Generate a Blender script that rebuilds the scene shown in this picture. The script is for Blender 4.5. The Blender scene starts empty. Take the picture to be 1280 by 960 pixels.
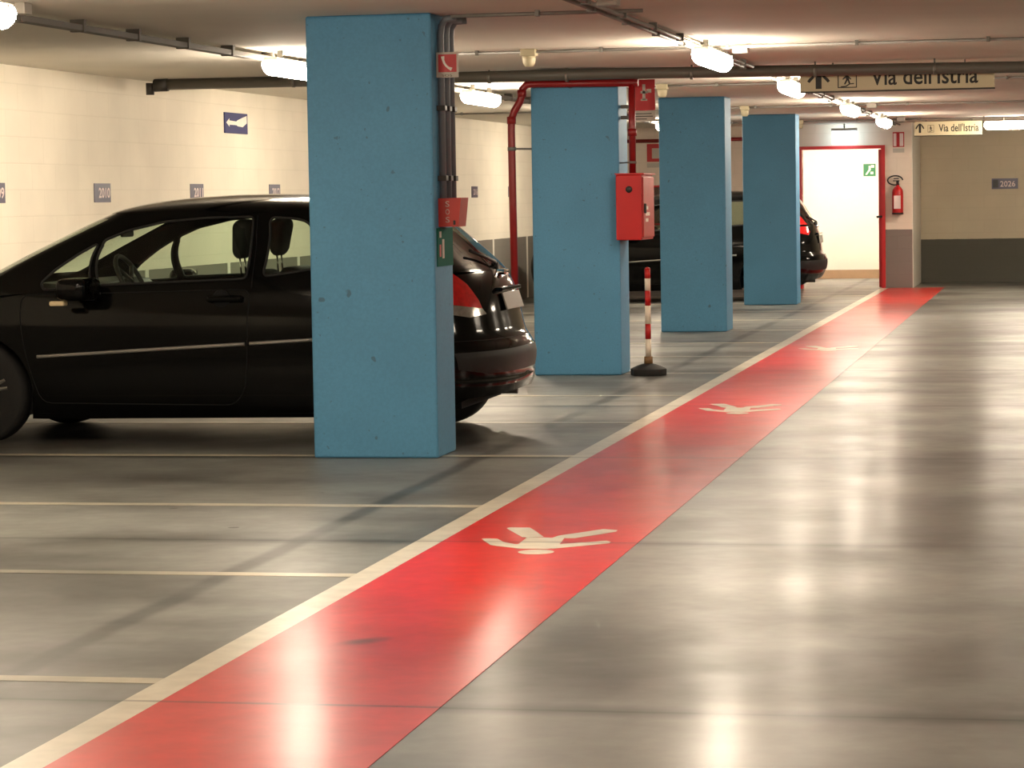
import bpy, bmesh, math, random
from mathutils import Vector, Matrix
from mathutils.geometry import delaunay_2d_cdt

scene = bpy.context.scene
C = scene.collection
random.seed(4)
PI = math.pi

# ------------------------------------------------------------------ camera
F_PX, YAW, PITCH, ROLL, EYE = 3407.06, .20003, .0681, -.01643, 1.48
cy, sy, cp, sp = math.cos(YAW), math.sin(YAW), math.cos(PITCH), math.sin(PITCH)
fwd = Vector((-sy*cp, cy*cp, -sp)); r0 = Vector((cy, sy, 0)); u0 = r0.cross(fwd)
cr, sr = math.cos(ROLL), math.sin(ROLL)
rt = cr*r0 + sr*u0; up = -sr*r0 + cr*u0
cam_data = bpy.data.cameras.new('camera')
cam = bpy.data.objects.new('camera', cam_data); C.objects.link(cam)
cam_data.sensor_width = 36; cam_data.lens = F_PX/1280*36
cam_data.clip_start = .1; cam_data.clip_end = 200
mw = Matrix.Identity(4)
for i in range(3):
    mw[i][0], mw[i][1], mw[i][2] = rt[i], up[i], -fwd[i]
mw[2][3] = EYE
cam.matrix_world = mw
scene.camera = cam

# ------------------------------------------------------------------ light and exposure
scene.view_settings.view_transform = 'Standard'
scene.view_settings.look = 'None'
scene.view_settings.gamma = 1
scene.view_settings.use_curve_mapping = False
scene.view_settings.exposure = 2.28
scene.cycles.max_bounces = 8
scene.cycles.transparent_max_bounces = 16
scene.cycles.caustics_reflective = False
scene.cycles.caustics_refractive = False
scene.cycles.sample_clamp_indirect = 6
w = bpy.data.worlds.new('world'); scene.world = w; w.use_nodes = True
w.node_tree.nodes['Background'].inputs[0].default_value = (1, .85, .7, 1)
w.node_tree.nodes['Background'].inputs[1].default_value = .02
LAMP = 21.0            # emission of the luminaire diffusers
HALL = 60.0
LAMP_COL = (1.0, .85, .67)

H = 2.535              # ceiling height
XL = -7.72             # left wall
YB = 42.4              # wall with the door
YR = 44.8              # end wall of the aisle

# ------------------------------------------------------------------ materials
def lin(c):
    c = c/255
    return c/12.92 if c <= .04045 else ((c+.055)/1.055)**2.4
def rgb(r, g, b): return (lin(r), lin(g), lin(b), 1)

def mat(name, col, rough=.6, metal=0, spec=.5, coat=0, emit=None, strength=0, var=0, scale=8, bump=0, bscale=60):
    m = bpy.data.materials.new(name); m.use_nodes = True
    nt = m.node_tree; b = nt.nodes['Principled BSDF']
    b.inputs['Roughness'].default_value = rough
    b.inputs['Metallic'].default_value = metal
    b.inputs['Specular IOR Level'].default_value = spec
    b.inputs['Coat Weight'].default_value = coat
    b.inputs['Coat Roughness'].default_value = .06
    b.inputs['Base Color'].default_value = col
    geo = nt.nodes.new('ShaderNodeNewGeometry')
    if var:
        n = nt.nodes.new('ShaderNodeTexNoise'); n.inputs['Scale'].default_value = scale; n.inputs['Detail'].default_value = 5
        nt.links.new(geo.outputs['Position'], n.inputs['Vector'])
        r = nt.nodes.new('ShaderNodeMapRange')
        r.inputs[1].default_value = .3; r.inputs[2].default_value = .7
        r.inputs[3].default_value = 1-var; r.inputs[4].default_value = 1+var
        nt.links.new(n.outputs['Fac'], r.inputs[0])
        v = nt.nodes.new('ShaderNodeVectorMath'); v.operation = 'SCALE'
        v.inputs[0].default_value = col[:3]
        nt.links.new(r.outputs[0], v.inputs['Scale'])
        nt.links.new(v.outputs[0], b.inputs['Base Color'])
    if bump:
        n = nt.nodes.new('ShaderNodeTexNoise'); n.inputs['Scale'].default_value = bscale; n.inputs['Detail'].default_value = 4
        nt.links.new(geo.outputs['Position'], n.inputs['Vector'])
        bp = nt.nodes.new('ShaderNodeBump'); bp.inputs['Strength'].default_value = bump; bp.inputs['Distance'].default_value = .004
        nt.links.new(n.outputs['Fac'], bp.inputs['Height'])
        nt.links.new(bp.outputs[0], b.inputs['Normal'])
    if emit:
        b.inputs['Emission Color'].default_value = (*emit[:3], 1)
        b.inputs['Emission Strength'].default_value = strength
    return m

class NG:
    """small helper for node maths on the world position"""
    def __init__(s, m):
        s.nt = m.node_tree; s.geo = s.nt.nodes.new('ShaderNodeNewGeometry')
        s.sep = s.nt.nodes.new('ShaderNodeSeparateXYZ'); s.nt.links.new(s.geo.outputs['Position'], s.sep.inputs[0])
        s.P = s.geo.outputs['Position']; s.X, s.Y, s.Z = s.sep.outputs[0], s.sep.outputs[1], s.sep.outputs[2]
    def put(s, sock, v):
        if hasattr(v, 'is_output') or isinstance(v, bpy.types.NodeSocket): s.nt.links.new(v, sock)
        else: sock.default_value = v
    def m(s, op, a, b=0.0, c=None, clamp=False):
        n = s.nt.nodes.new('ShaderNodeMath'); n.operation = op; n.use_clamp = clamp
        s.put(n.inputs[0], a); s.put(n.inputs[1], b)
        if c is not None: s.put(n.inputs[2], c)
        return n.outputs[0]
    def noise(s, scale, detail=4, rough=.5, sx=1, sy=1, sz=1, off=0, dist=0):
        mp = s.nt.nodes.new('ShaderNodeMapping'); s.nt.links.new(s.P, mp.inputs[0])
        mp.inputs['Scale'].default_value = (sx, sy, sz); mp.inputs['Location'].default_value = (off, off*.7, 0)
        n = s.nt.nodes.new('ShaderNodeTexNoise'); n.inputs['Scale'].default_value = scale; n.inputs['Detail'].default_value = detail
        n.inputs['Roughness'].default_value = rough; n.inputs['Distortion'].default_value = dist
        s.nt.links.new(mp.outputs[0], n.inputs['Vector'])
        return n.outputs['Fac']
    def ramp(s, v, a, b, lo=0.0, hi=1.0):
        n = s.nt.nodes.new('ShaderNodeMapRange'); n.interpolation_type = 'SMOOTHSTEP'
        s.put(n.inputs[0], v); n.inputs[1].default_value = a; n.inputs[2].default_value = b
        n.inputs[3].default_value = lo; n.inputs[4].default_value = hi
        return n.outputs[0]
    def mix(s, f, a, b):
        n = s.nt.nodes.new('ShaderNodeMix'); n.data_type = 'RGBA'
        s.put(n.inputs[0], f); s.put(n.inputs[6], a); s.put(n.inputs[7], b)
        return n.outputs[2]
    def scale(s, col, f):
        n = s.nt.nodes.new('ShaderNodeVectorMath'); n.operation = 'SCALE'
        s.put(n.inputs[0], col if not isinstance(col, tuple) else col[:3]); s.put(n.inputs['Scale'], f)
        return n.outputs[0]
    def bump(s, h, strength, dist):
        n = s.nt.nodes.new('ShaderNodeBump'); n.inputs['Strength'].default_value = strength; n.inputs['Distance'].default_value = dist
        s.nt.links.new(h, n.inputs['Height']); return n.outputs[0]

def floor_surface(name, base_a, base_b, painted):
    m = bpy.data.materials.new(name); m.use_nodes = True
    b = m.node_tree.nodes['Principled BSDF']; g = NG(m)
    big = g.noise(.45, 5, .55, sx=.6, off=3)
    fine = g.noise(3.0, 6, .6)
    speck = g.noise(12, 2, .5)
    f = g.ramp(big, .40, .60)
    col = g.mix(f, base_a, base_b)
    shade = g.m('MULTIPLY', g.ramp(fine, .25, .75, .88, 1.1), g.ramp(speck, .3, .7, .96, 1.04))
    # saw-cut joints every 3.75 m and the dirt gathered along them
    wob = g.m('MULTIPLY', g.m('SUBTRACT', g.noise(1.5, 3), .5), .10)
    yy = g.m('ADD', g.m('ADD', g.m('SUBTRACT', g.Y, 7.665), g.m('MULTIPLY', g.X, .0)), 0)
    ph = g.m('SUBTRACT', g.m('PINGPONG', yy, 1.885), 0)
    cut = g.ramp(ph, .008, .018, .45, 1)
    dirt_w = g.ramp(g.m('ADD', ph, wob), .0, .13, 1, 0)
    patch = g.m('ADD', g.ramp(g.noise(.8, 3, off=9), .30, .50), 0.0 if painted else g.ramp(g.X, -1.9, -1.5, 0, .8), clamp=True)
    dirt = g.m('SUBTRACT', 1, g.m('MULTIPLY', g.m('MULTIPLY', dirt_w, patch), .10 if painted else .58))
    shade = g.m('MULTIPLY', g.m('MULTIPLY', shade, cut), dirt)
    if not painted:
        # tyre marks beside the pillars, oil stains in the bays
        tx = g.m('ABSOLUTE', g.m('ADD', g.m('SUBTRACT', g.X, -3.27), g.m('MULTIPLY', wob, .5)))
        tyre = g.m('MULTIPLY', g.ramp(tx, .02, .075, 1, 0), g.ramp(g.noise(.7, 3, off=21), .22, .42))
        shade = g.m('MULTIPLY', shade, g.m('SUBTRACT', 1, g.m('MULTIPLY', tyre, .55)))
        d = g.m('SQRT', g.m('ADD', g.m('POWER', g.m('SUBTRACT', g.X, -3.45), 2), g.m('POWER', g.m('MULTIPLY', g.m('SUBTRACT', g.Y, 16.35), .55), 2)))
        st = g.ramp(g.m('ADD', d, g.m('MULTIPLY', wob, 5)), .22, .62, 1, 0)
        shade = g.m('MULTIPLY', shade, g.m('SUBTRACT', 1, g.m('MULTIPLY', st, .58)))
        spots = g.ramp(g.noise(5.5, 1, .4, off=40), .80, .82, 0, .8)
        shade = g.m('MULTIPLY', shade, g.m('SUBTRACT', 1, spots))
    else:
        d = g.m('SQRT', g.m('ADD', g.m('POWER', g.m('MULTIPLY', g.m('SUBTRACT', g.X, -2.31), 1.0), 2), g.m('POWER', g.m('SUBTRACT', g.Y, g.m('ADD', 8.8, g.m('MULTIPLY', g.m('SUBTRACT', g.X, -2.31), .6))), 2)))
        st = g.ramp(g.m('ADD', d, g.m('MULTIPLY', wob, 1.2)), .03, .12, 1, 0)
        shade = g.m('MULTIPLY', shade, g.m('SUBTRACT', 1, g.m('MULTIPLY', st, .72)))
    g.nt.links.new(g.scale(col, shade), b.inputs['Base Color'])
    r = g.ramp(g.noise(1.1, 4, .6, off=5), .3, .7, .29 if painted else .30, .34 if painted else .42)
    if not painted:      # the parking bays are duller than the polished aisle
        r = g.m('ADD', r, g.ramp(g.X, -3.2, -2.6, .06, 0))
    g.nt.links.new(r, b.inputs['Roughness'])
    b.inputs['Specular IOR Level'].default_value = .3
    b.inputs['Coat Roughness'].default_value = .19
    if painted: b.inputs['Coat Weight'].default_value = .24
    else:        # wax worn into patches in the aisle, nearly gone in the bays
        cw = g.m('MULTIPLY', g.ramp(g.noise(.6, 4, .6, sx=.5, off=12), .35, .65, .05, .24), g.ramp(g.X, -3.0, -2.6, .45, 1))
        g.nt.links.new(cw, b.inputs['Coat Weight'])
    return m

def wall_surface(name, top, low, dado, axis):
    m = bpy.data.materials.new(name); m.use_nodes = True
    b = m.node_tree.nodes['Principled BSDF']; g = NG(m)
    cmb = g.nt.nodes.new('ShaderNodeCombineXYZ')
    g.nt.links.new(g.Y if axis == 'y' else g.X, cmb.inputs[0]); g.nt.links.new(g.Z, cmb.inputs[1])
    br = g.nt.nodes.new('ShaderNodeTexBrick')
    g.nt.links.new(cmb.outputs[0], br.inputs['Vector'])
    br.inputs['Scale'].default_value = 1; br.inputs['Mortar Size'].default_value = .006
    br.inputs['Brick Width'].default_value = .5; br.inputs['Row Height'].default_value = .2
    br.inputs['Mortar Smooth'].default_value = .4
    br.inputs['Color1'].default_value = (1, 1, 1, 1); br.inputs['Color2'].default_value = (.975, .975, .975, 1)
    br.inputs['Mortar'].default_value = (.90, .90, .88, 1)
    up_ = g.m('GREATER_THAN', g.Z, g.m('ADD', dado, g.m('MULTIPLY', g.m('SUBTRACT', g.noise(6, 2), .5), .01)))
    col = g.mix(up_, low, top)
    sh = g.ramp(g.noise(1.3, 5), .25, .75, .93, 1.04)
    mx = g.nt.nodes.new('ShaderNodeMix'); mx.data_type = 'RGBA'; mx.blend_type = 'MULTIPLY'
    mx.inputs[0].default_value = .6
    g.nt.links.new(g.scale(col, sh), mx.inputs[6]); g.nt.links.new(br.outputs['Color'], mx.inputs[7])
    g.nt.links.new(mx.outputs[2], b.inputs['Base Color'])
    b.inputs['Roughness'].default_value = .75
    g.nt.links.new(g.bump(br.outputs['Fac'], .3, -.004), b.inputs['Normal'])
    return m

M = {}
M['floor'] = floor_surface('polished_concrete', rgb(78, 77, 73), rgb(124, 125, 120), False)
M['red_floor'] = floor_surface('red_floor_paint', rgb(192, 30, 30), rgb(204, 34, 32), True)
M['white_floor'] = floor_surface('white_floor_paint', rgb(192, 186, 168), rgb(214, 208, 190), True)
M['faded_line'] = floor_surface('faded_line_paint', rgb(138, 134, 122), rgb(200, 192, 170), True)
M['ceiling'] = mat('ceiling_plaster', rgb(226, 220, 206), .85, var=.06, scale=.8, bump=.2, bscale=25)
M['wall_l'] = wall_surface('white_blockwork', rgb(240, 232, 214), rgb(122, 117, 108), .915, 'y')
M['wall_b'] = wall_surface('white_blockwork_end', rgb(222, 208, 192), rgb(122, 112, 106), .90, 'x')
M['wall_e'] = wall_surface('grey_beige_wall', rgb(196, 184, 160), rgb(84, 82, 72), .70, 'x')
M['hall'] = mat('hall_plaster', rgb(232, 222, 208), .8, var=.03, scale=2)
M['skirting'] = mat('hall_skirting', rgb(160, 130, 100), .6, var=.05)
M['blue'] = mat('blue_pillar_paint', rgb(78, 140, 178), .62, var=.05, scale=2.2, bump=.35, bscale=28)
def add_pits(m):       # small chips in the pillar paint
    g = NG(m); b = g.nt.nodes['Principled BSDF']
    src = b.inputs['Base Color'].links[0].from_socket
    p = g.m('MAXIMUM', g.ramp(g.noise(14, 1, .3, off=3), .77, .80, 0, .6), g.ramp(g.noise(34, 1, .3, off=8), .76, .80, 0, .5))
    fine = g.ramp(g.noise(70, 2, .5), .3, .7, .95, 1.05)
    c = g.mix(p, g.scale(src, fine), (.03, .05, .06, 1))
    g.nt.links.new(c, b.inputs['Base Color'])
add_pits(M['blue'])
M['grey_metal'] = mat('galvanised_steel', rgb(120, 118, 112), .45, .6, var=.08)
M['conduit'] = mat('grey_conduit', rgb(128, 124, 118), .5, .2, var=.05)
M['trunking'] = mat('trunking_steel', rgb(92, 86, 78), .6, .1, var=.05)
M['conduit_blue'] = mat('bluish_grey_conduit', rgb(112, 118, 124), .5, .1, var=.05)
M['pipe_grey'] = mat('grey_plastic_pipe', rgb(88, 84, 76), .45, var=.06, scale=3)
M['dark_metal'] = mat('dark_steel', rgb(60, 56, 52), .5, .3, var=.06)
M['red_pipe'] = mat('red_pipe_paint', rgb(128, 14, 16), .35, var=.06)
M['red_box'] = mat('red_cabinet_paint', rgb(182, 18, 20), .38, var=.04, scale=5)
M['red_box_side'] = mat('red_cabinet_door_paint', rgb(178, 52, 48), .4, var=.1, scale=30)
M['red_sign'] = mat('red_sign', rgb(176, 16, 22), .4, var=.03)
M['sos_red'] = mat('sos_red_plastic', rgb(172, 38, 24), .4, var=.05)
M['white'] = mat('white_plastic', rgb(226, 220, 208), .45, var=.03)
M['dull_white'] = mat('dull_white', rgb(180, 172, 160), .5, var=.04)
M['green'] = mat('green_sign', rgb(6, 92, 78), .8, spec=.15, var=.04)
M['green_exit'] = mat('green_exit_sign', rgb(20, 110, 56), .4, var=.04)
M['cream'] = mat('cream_sign_face', rgb(200, 188, 154), .45, var=.03)
M['ink'] = mat('black_ink', rgb(24, 20, 18), .5, var=.03)
M['plate_blue'] = mat('dark_blue_sign', rgb(72, 68, 92), .35, var=.04)
M['sign_blue'] = mat('glossy_blue_sign', rgb(44, 46, 100), .5, spec=.12, var=.03)
M['pinkish'] = mat('plate_digits', rgb(226, 206, 202), .4, var=.02)
M['detector'] = mat('detector_plastic', rgb(168, 158, 130), .5, var=.04)
M['rubber'] = mat('black_rubber', rgb(26, 25, 24), .75, var=.15, scale=20)
M['post_white'] = mat('post_white', rgb(226, 214, 196), .4, var=.03)
M['post_red'] = mat('post_red', rgb(178, 26, 24), .4, var=.03)
M['collar'] = mat('post_collar', rgb(120, 88, 52), .5, var=.1)
M['lamp_body'] = mat('luminaire_housing', rgb(150, 142, 132), .5, var=.03)
def glow(name, col, st):
    m = bpy.data.materials.new(name); m.use_nodes = True; nt = m.node_tree
    nt.nodes.remove(nt.nodes['Principled BSDF'])
    e = nt.nodes.new('ShaderNodeEmission'); e.inputs[0].default_value = (*col, 1); e.inputs[1].default_value = st
    nt.links.new(e.outputs[0], nt.nodes['Material Output'].inputs[0]); return m
M['diffuser'] = glow('lit_diffuser', LAMP_COL, LAMP)
M['hall_glow'] = glow('lit_hall_diffuser', (1, .9, .78), HALL)
M['exit_glow'] = glow('lit_exit_panel', (.72, .92, 1.0), 2.2)
# car
M['paint'] = mat('black_car_paint', rgb(9, 9, 9), .09, 0, .2)
M['trim'] = mat('black_plastic_trim', rgb(36, 34, 32), .55, var=.05)
M['bumper'] = mat('grey_black_bumper_plastic', rgb(28, 28, 28), .5, spec=.3, var=.04)
M['mould'] = mat('side_moulding', rgb(150, 147, 140), .28, .3)
M['seam'] = mat('panel_gap', rgb(4, 4, 4), .9)
M['seal'] = mat('window_seal', rgb(18, 18, 17), .6)
M['fabric'] = mat('seat_fabric', rgb(30, 29, 28), .9, var=.1)
M['tyre'] = mat('tyre_rubber', rgb(22, 21, 20), .85, var=.08, scale=20)
M['rim'] = mat('alloy_rim', rgb(120, 118, 112), .35, .7)
M['chrome'] = mat('chrome', rgb(220, 218, 214), .12, 1)
M['lens_red'] = mat('red_lamp_lens', rgb(190, 8, 14), .12, coat=1, var=.2, scale=30)
M['lens_clear'] = mat('clear_lamp_lens', rgb(150, 146, 140), .15, .6, var=.2, scale=40)
M['plate'] = mat('licence_plate', rgb(140, 138, 130), .5)
M['orange'] = mat('repeater_lens', rgb(236, 214, 170), .2)
def glass_mat(name, tint, gl=.08):
    m = bpy.data.materials.new(name); m.use_nodes = True; nt = m.node_tree
    nt.nodes.remove(nt.nodes['Principled BSDF'])
    t = nt.nodes.new('ShaderNodeBsdfTransparent'); t.inputs[0].default_value = (*tint, 1)
    gq = nt.nodes.new('ShaderNodeBsdfGlossy'); gq.inputs['Roughness'].default_value = .02
    ge = nt.nodes.new('ShaderNodeNewGeometry'); dt = nt.nodes.new('ShaderNodeVectorMath'); dt.operation = 'DOT_PRODUCT'
    nt.links.new(ge.outputs['Normal'], dt.inputs[0]); nt.links.new(ge.outputs['Incoming'], dt.inputs[1])
    def mth(op, a, b):
        n = nt.nodes.new('ShaderNodeMath'); n.operation = op; n.use_clamp = op != 'ABSOLUTE'
        for k, v in ((0, a), (1, b)):
            if isinstance(v, float): n.inputs[k].default_value = v
            else: nt.links.new(v, n.inputs[k])
        return n
    # Schlick reflectance, the same from both sides of the pane
    c_ = mth('ABSOLUTE', dt.outputs['Value'], 0.0); p_ = mth('POWER', mth('SUBTRACT', 1.0, c_.outputs[0]).outputs[0], 5.0)
    fr = mth('ADD', mth('MULTIPLY', p_.outputs[0], .95).outputs[0], .05)
    mx = nt.nodes.new('ShaderNodeMixShader')
    nt.links.new(fr.outputs[0], mx.inputs[0]); nt.links.new(t.outputs[0], mx.inputs[1]); nt.links.new(gq.outputs[0], mx.inputs[2])
    nt.links.new(mx.outputs[0], nt.nodes['Material Output'].inputs[0]); return m
M['glass'] = glass_mat('green_tinted_glass', (.75, .85, .75))
M['glass_dark'] = glass_mat('dark_rear_glass', (.55, .60, .54))

# ------------------------------------------------------------------ building helpers
def root_loc(o):
    v = Vector((0, 0, 0))
    while o is not None:
        v += o.location; o = o.parent
    return v
def thing(name, label, cat, loc=(0, 0, 0), group=None):
    o = bpy.data.objects.new(name, None); C.objects.link(o); o.empty_display_size = .1
    o.location = loc; o['label'] = label; o['category'] = cat
    if group: o['group'] = group
    return o
def tag(o, label, cat, group=None):
    o['label'] = label; o['category'] = cat
    if group: o['group'] = group
    return o

class MB:
    """collects shapes in world coordinates, links them as one mesh object"""
    def __init__(s): s.bm = bmesh.new(); s.mats = []
    def idx(s, m):
        if m is None: return 0
        if m not in s.mats: s.mats.append(m)
        return s.mats.index(m)
    def box(s, x0, x1, y0, y1, z0, z1, bev=0, m=None, rot=None, seg=2):
        ret = bmesh.ops.create_cube(s.bm, size=1)
        vs = ret['verts']
        for v in vs: v.co = Vector(((x0+x1)/2+v.co.x*(x1-x0), (y0+y1)/2+v.co.y*(y1-y0), (z0+z1)/2+v.co.z*(z1-z0)))
        fs = list({f for v in vs for f in v.link_faces})
        if bev:
            es = list({e for v in vs for e in v.link_edges})
            r = bmesh.ops.bevel(s.bm, geom=es, offset=bev, segments=seg, profile=.5, affect='EDGES')
            vs = list({v for f in r['faces'] for v in f.verts} | {v for v in vs if v.is_valid})
            fs = list({f for v in vs for f in v.link_faces})
        k = s.idx(m)
        for f in fs: f.material_index = k
        if rot is not None:
            c, mt = rot
            for v in vs: v.co = Vector(c)+mt @ (v.co-Vector(c))
        return s
    def tube(s, pts, r, n=12, m=None, caps=True, closed=False):
        k = s.idx(m); pts = [Vector(p) for p in pts]; rings = []
        N = len(pts); nrm = None
        for i, p in enumerate(pts):
            if closed: t = (pts[(i+1) % N]-pts[i-1]).normalized()
            else: t = (pts[min(i+1, N-1)]-pts[max(i-1, 0)]).normalized()
            if nrm is None:
                a = Vector((0, 0, 1)) if abs(t.z) < .9 else Vector((1, 0, 0))
                nrm = t.cross(a).normalized()
            else:
                nrm = (nrm-t*nrm.dot(t)).normalized()
            b = t.cross(nrm); rr = r[i] if isinstance(r, (list, tuple)) else r
            rings.append([s.bm.verts.new(p+rr*(math.cos(q)*nrm+math.sin(q)*b)) for q in [2*PI*j/n for j in range(n)]])
        L = N if closed else N-1
        for i in range(L):
            A, B = rings[i], rings[(i+1) % N]
            for j in range(n):
                f = s.bm.faces.new((A[j], A[(j+1) % n], B[(j+1) % n], B[j])); f.material_index = k; f.smooth = True
        if caps and not closed:
            for R_ in (rings[0][::-1], rings[-1]):
                f = s.bm.faces.new(R_); f.material_index = k
        return s
    def lathe(s, prof, c, axis='z', n=32, m=None, sign=1):
        """prof: list of (radius, along)"""
        k = s.idx(m); rings = []
        for r, a in prof:
            ring = []
            for j in range(n):
                q = 2*PI*j/n; x, y = r*math.cos(q), r*math.sin(q)
                p = {'z': (x, y, a), 'y': (x, a*sign, y), 'x': (a*sign, x, y)}[axis]
                ring.append(s.bm.verts.new(Vector(c)+Vector(p)))
            rings.append(ring)
        for A, B in zip(rings, rings[1:]):
            for j in range(n):
                f = s.bm.faces.new((A[j], A[(j+1) % n], B[(j+1) % n], B[j])); f.material_index = k; f.smooth = True
        for ring, pr in ((rings[0], prof[0]), (rings[-1], prof[-1])):
            if pr[0] > 1e-4: s.bm.faces.new(ring).material_index = k
        return s
    def prism(s, poly, o, ux, uy, depth, m=None):
        """polygon (u, v) in the plane o + u*ux + v*uy, thickness along ux x uy"""
        k = s.idx(m); o, ux, uy = Vector(o), Vector(ux), Vector(uy); n = ux.cross(uy).normalized()
        a = [s.bm.verts.new(o+u*ux+v*uy) for u, v in poly]
        b = [s.bm.verts.new(o+u*ux+v*uy+n*depth) for u, v in poly]
        for f in (a[::-1], b): s.bm.faces.new(f).material_index = k
        for i in range(len(poly)):
            j = (i+1) % len(poly)
            s.bm.faces.new((a[i], a[j], b[j], b[i])).material_index = k
        return s
    def mesh(s, verts, faces, m=None):
        k = s.idx(m); vs = [s.bm.verts.new(v) for v in verts]
        for f in faces:
            try: q = s.bm.faces.new([vs[i] for i in f]); q.material_index = k; q.smooth = True
            except ValueError: pass
        return s
    def build(s, name, m, parent=None, smooth=False):
        bmesh.ops.recalc_face_normals(s.bm, faces=s.bm.faces)
        me = bpy.data.meshes.new(name)
        off = root_loc(parent) if parent else Vector((0, 0, 0))
        if smooth:
            for f in s.bm.faces: f.smooth = True
        for v in s.bm.verts: v.co -= off
        s.bm.to_mesh(me); s.bm.free()
        mm = s.mats if s.mats and s.mats != [None] else []
        if mm:
            for q in mm: me.materials.append(M[q] if isinstance(q, str) else q)
        else: me.materials.append(M[m] if isinstance(m, str) else m)
        o = bpy.data.objects.new(name, me); C.objects.link(o)
        if parent: o.parent = parent
        if smooth == 'auto': me.set_sharp_from_angle(angle=math.radians(35))
        return o
def struct(name, mb, m, parent=None):
    o = mb.build(name, m, parent)
    if parent is None: o['kind'] = 'structure'
    return o
def children(o): return [c for c in bpy.data.objects if c.parent == o]
def copy_tree(o, parent=None):
    c = o.copy(); C.objects.link(c); c.parent = parent
    for ch in children(o): copy_tree(ch, c)
    return c
def text(name, s, o, ux, uy, height, width, m, parent, depth=.002, bold=.0, center=False):
    """lettering in the plane o + ux, uy, fitted to the given width and capital height"""
    cu = bpy.data.curves.new(name, 'FONT'); cu.body = s; cu.offset = bold; cu.extrude = 0
    cu.resolution_u = 3
    t = bpy.data.objects.new(name, cu); C.objects.link(t)
    dg = bpy.context.evaluated_depsgraph_get()
    me = bpy.data.meshes.new_from_object(t.evaluated_get(dg))
    bpy.data.objects.remove(t)
    xs = [v.co.x for v in me.vertices]; x0, x1 = min(xs), max(xs)
    cap = .71; ux, uy = Vector(ux), Vector(uy); n = ux.cross(uy).normalized()
    off = root_loc(parent)
    for v in me.vertices:
        u = (v.co.x-x0)/(x1-x0)*width; q = v.co.y/cap*height
        v.co = Vector(o)+ux*u+uy*q+n*depth-off
    me.materials.clear(); me.materials.append(M[m])
    ob = bpy.data.objects.new(name, me); C.objects.link(ob); ob.parent = parent
    return ob
def arc(cx, cz, r, a0, a1, n):
    return [(cx+r*math.cos(a0+(a1-a0)*i/n), cz+r*math.sin(a0+(a1-a0)*i/n)) for i in range(n+1)]

# ------------------------------------------------------------------ the setting
struct('floor', MB().box(XL-.2, 8.2, -6.2, 47.5, -.2, 0), 'floor')
struct('ceiling', MB().box(XL-.2, 8.2, -6.2, YR+.2, H, H+.2), 'ceiling')
struct('wall_left', MB().box(XL-.2, XL, -6, YB, 0, H), 'wall_l')
struct('wall_right', MB().box(8, 8.2, -6, YR, 0, H), 'wall_l')
struct('wall_rear', MB().box(XL, 8, -6.2, -6, 0, H), 'wall_e')
DX0, DX1, DZ = -3.96, -2.74, 2.15
wb = MB()
wb.box(XL-.2, DX0-.05, YB, YB+.2, 0, H); wb.box(DX0-.05, DX1+.06, YB, YB+.2, DZ+.04, H)
wb.box(DX1+.06, -2.27, YB, YB+.2, 0, H); wb.box(-2.47, -2.27, YB+.2, YR, 0, H)
struct('wall_back', wb, 'wall_b')
struct('trim_1', MB().box(-2.27, -2.262, YB, YR-.001, 0, H), 'white')
struct('wall_end', MB().box(-2.27, 8.2, YR, YR+.2, 0, H), 'wall_e')
# vertical white strips where the bay lines run up the grey dado
for i, y in enumerate([22.35, 24.7, 27.1, 29.5, 31.9, 34.3, 36.93, 39.35]):
    o = struct('trim_%d' % (i+2), MB().box(XL, XL+.006, y-.045, y+.045, .02, .915), 'white')
# corridor behind the door
hb = MB()
hb.box(-4.95, -4.75, YB+.2, 47.3, 0, 2.7); hb.box(-2.47, -2.27, YR+.2, 47.5, 0, 2.7)
hb.box(-4.95, -2.47, 47.3, 47.5, 0, 2.7)
struct('wall_corridor', hb, 'hall')
struct('ceiling_corridor', MB().box(-4.95, -2.27, YB+.2, 47.5, 2.7, 2.8), 'hall')
struct('baseboard_corridor', MB().box(-4.75, -2.47, 47.28, 47.3, 0, .15), 'skirting')
dr = thing('door_1', 'red framed doorway into the brightly lit corridor', 'door', ((DX0+DX1)/2, YB, 0))
dr['kind'] = 'structure'
f = MB()
f.box(DX0-.05, DX0, YB-.03, YB+.2, 0, DZ+.05); f.box(DX1, DX1+.06, YB-.03, YB+.2, 0, DZ+.05)
f.box(DX0, DX1, YB-.03, YB+.2, DZ, DZ+.05)
f.build('door_frame', 'red_box', dr)
lf = MB().box(DX1-.055, DX1-.01, YB+.2, YB+1.3, .01, DZ-.01, .004).build('door_leaf', 'red_box', dr)
hd = MB().tube([(DX1+.01, YB-.035, 1.10), (DX1-.05, YB-.05, 1.10), (DX1-.075, YB-.05, 1.095)], .018, 8)
hd.build('door_handle', 'ink', dr)
hl = thing('corridor_lamp', 'long lit ceiling lamp inside the white corridor', 'ceiling light', (-3.6, 45.0, 2.7))
MB().box(-4.3, -2.9, 44.9, 45.1, 2.64, 2.7, .01).build('housing', 'lamp_body', hl)
MB().box(-4.28, -2.92, 44.91, 45.09, 2.60, 2.64, .01).build('diffuser', 'hall_glow', hl)

# pillars
PIL = [('widest and nearest blue concrete pillar, with the phone sign on its side', -4.245, -3.508, 15.15, 15.62),
       ('second blue pillar, with the red hose cabinet and the striped post beside it', -4.325, -3.590, 22.3, 22.76),
       ('third blue pillar, plain, behind the striped post', -4.285, -3.566, 29.35, 29.9),
       ('farthest blue pillar, hiding the middle of the distant black car', -4.190, -3.478, 36.4, 36.9)]
for lb, x0, x1, y0, y1 in PIL:
    o = MB().box(x0, x1, y0, y1, 0, H, .012).build('pillar', 'blue')
    tag(o, lb, 'pillar', 'blue pillars along the walkway')

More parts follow.
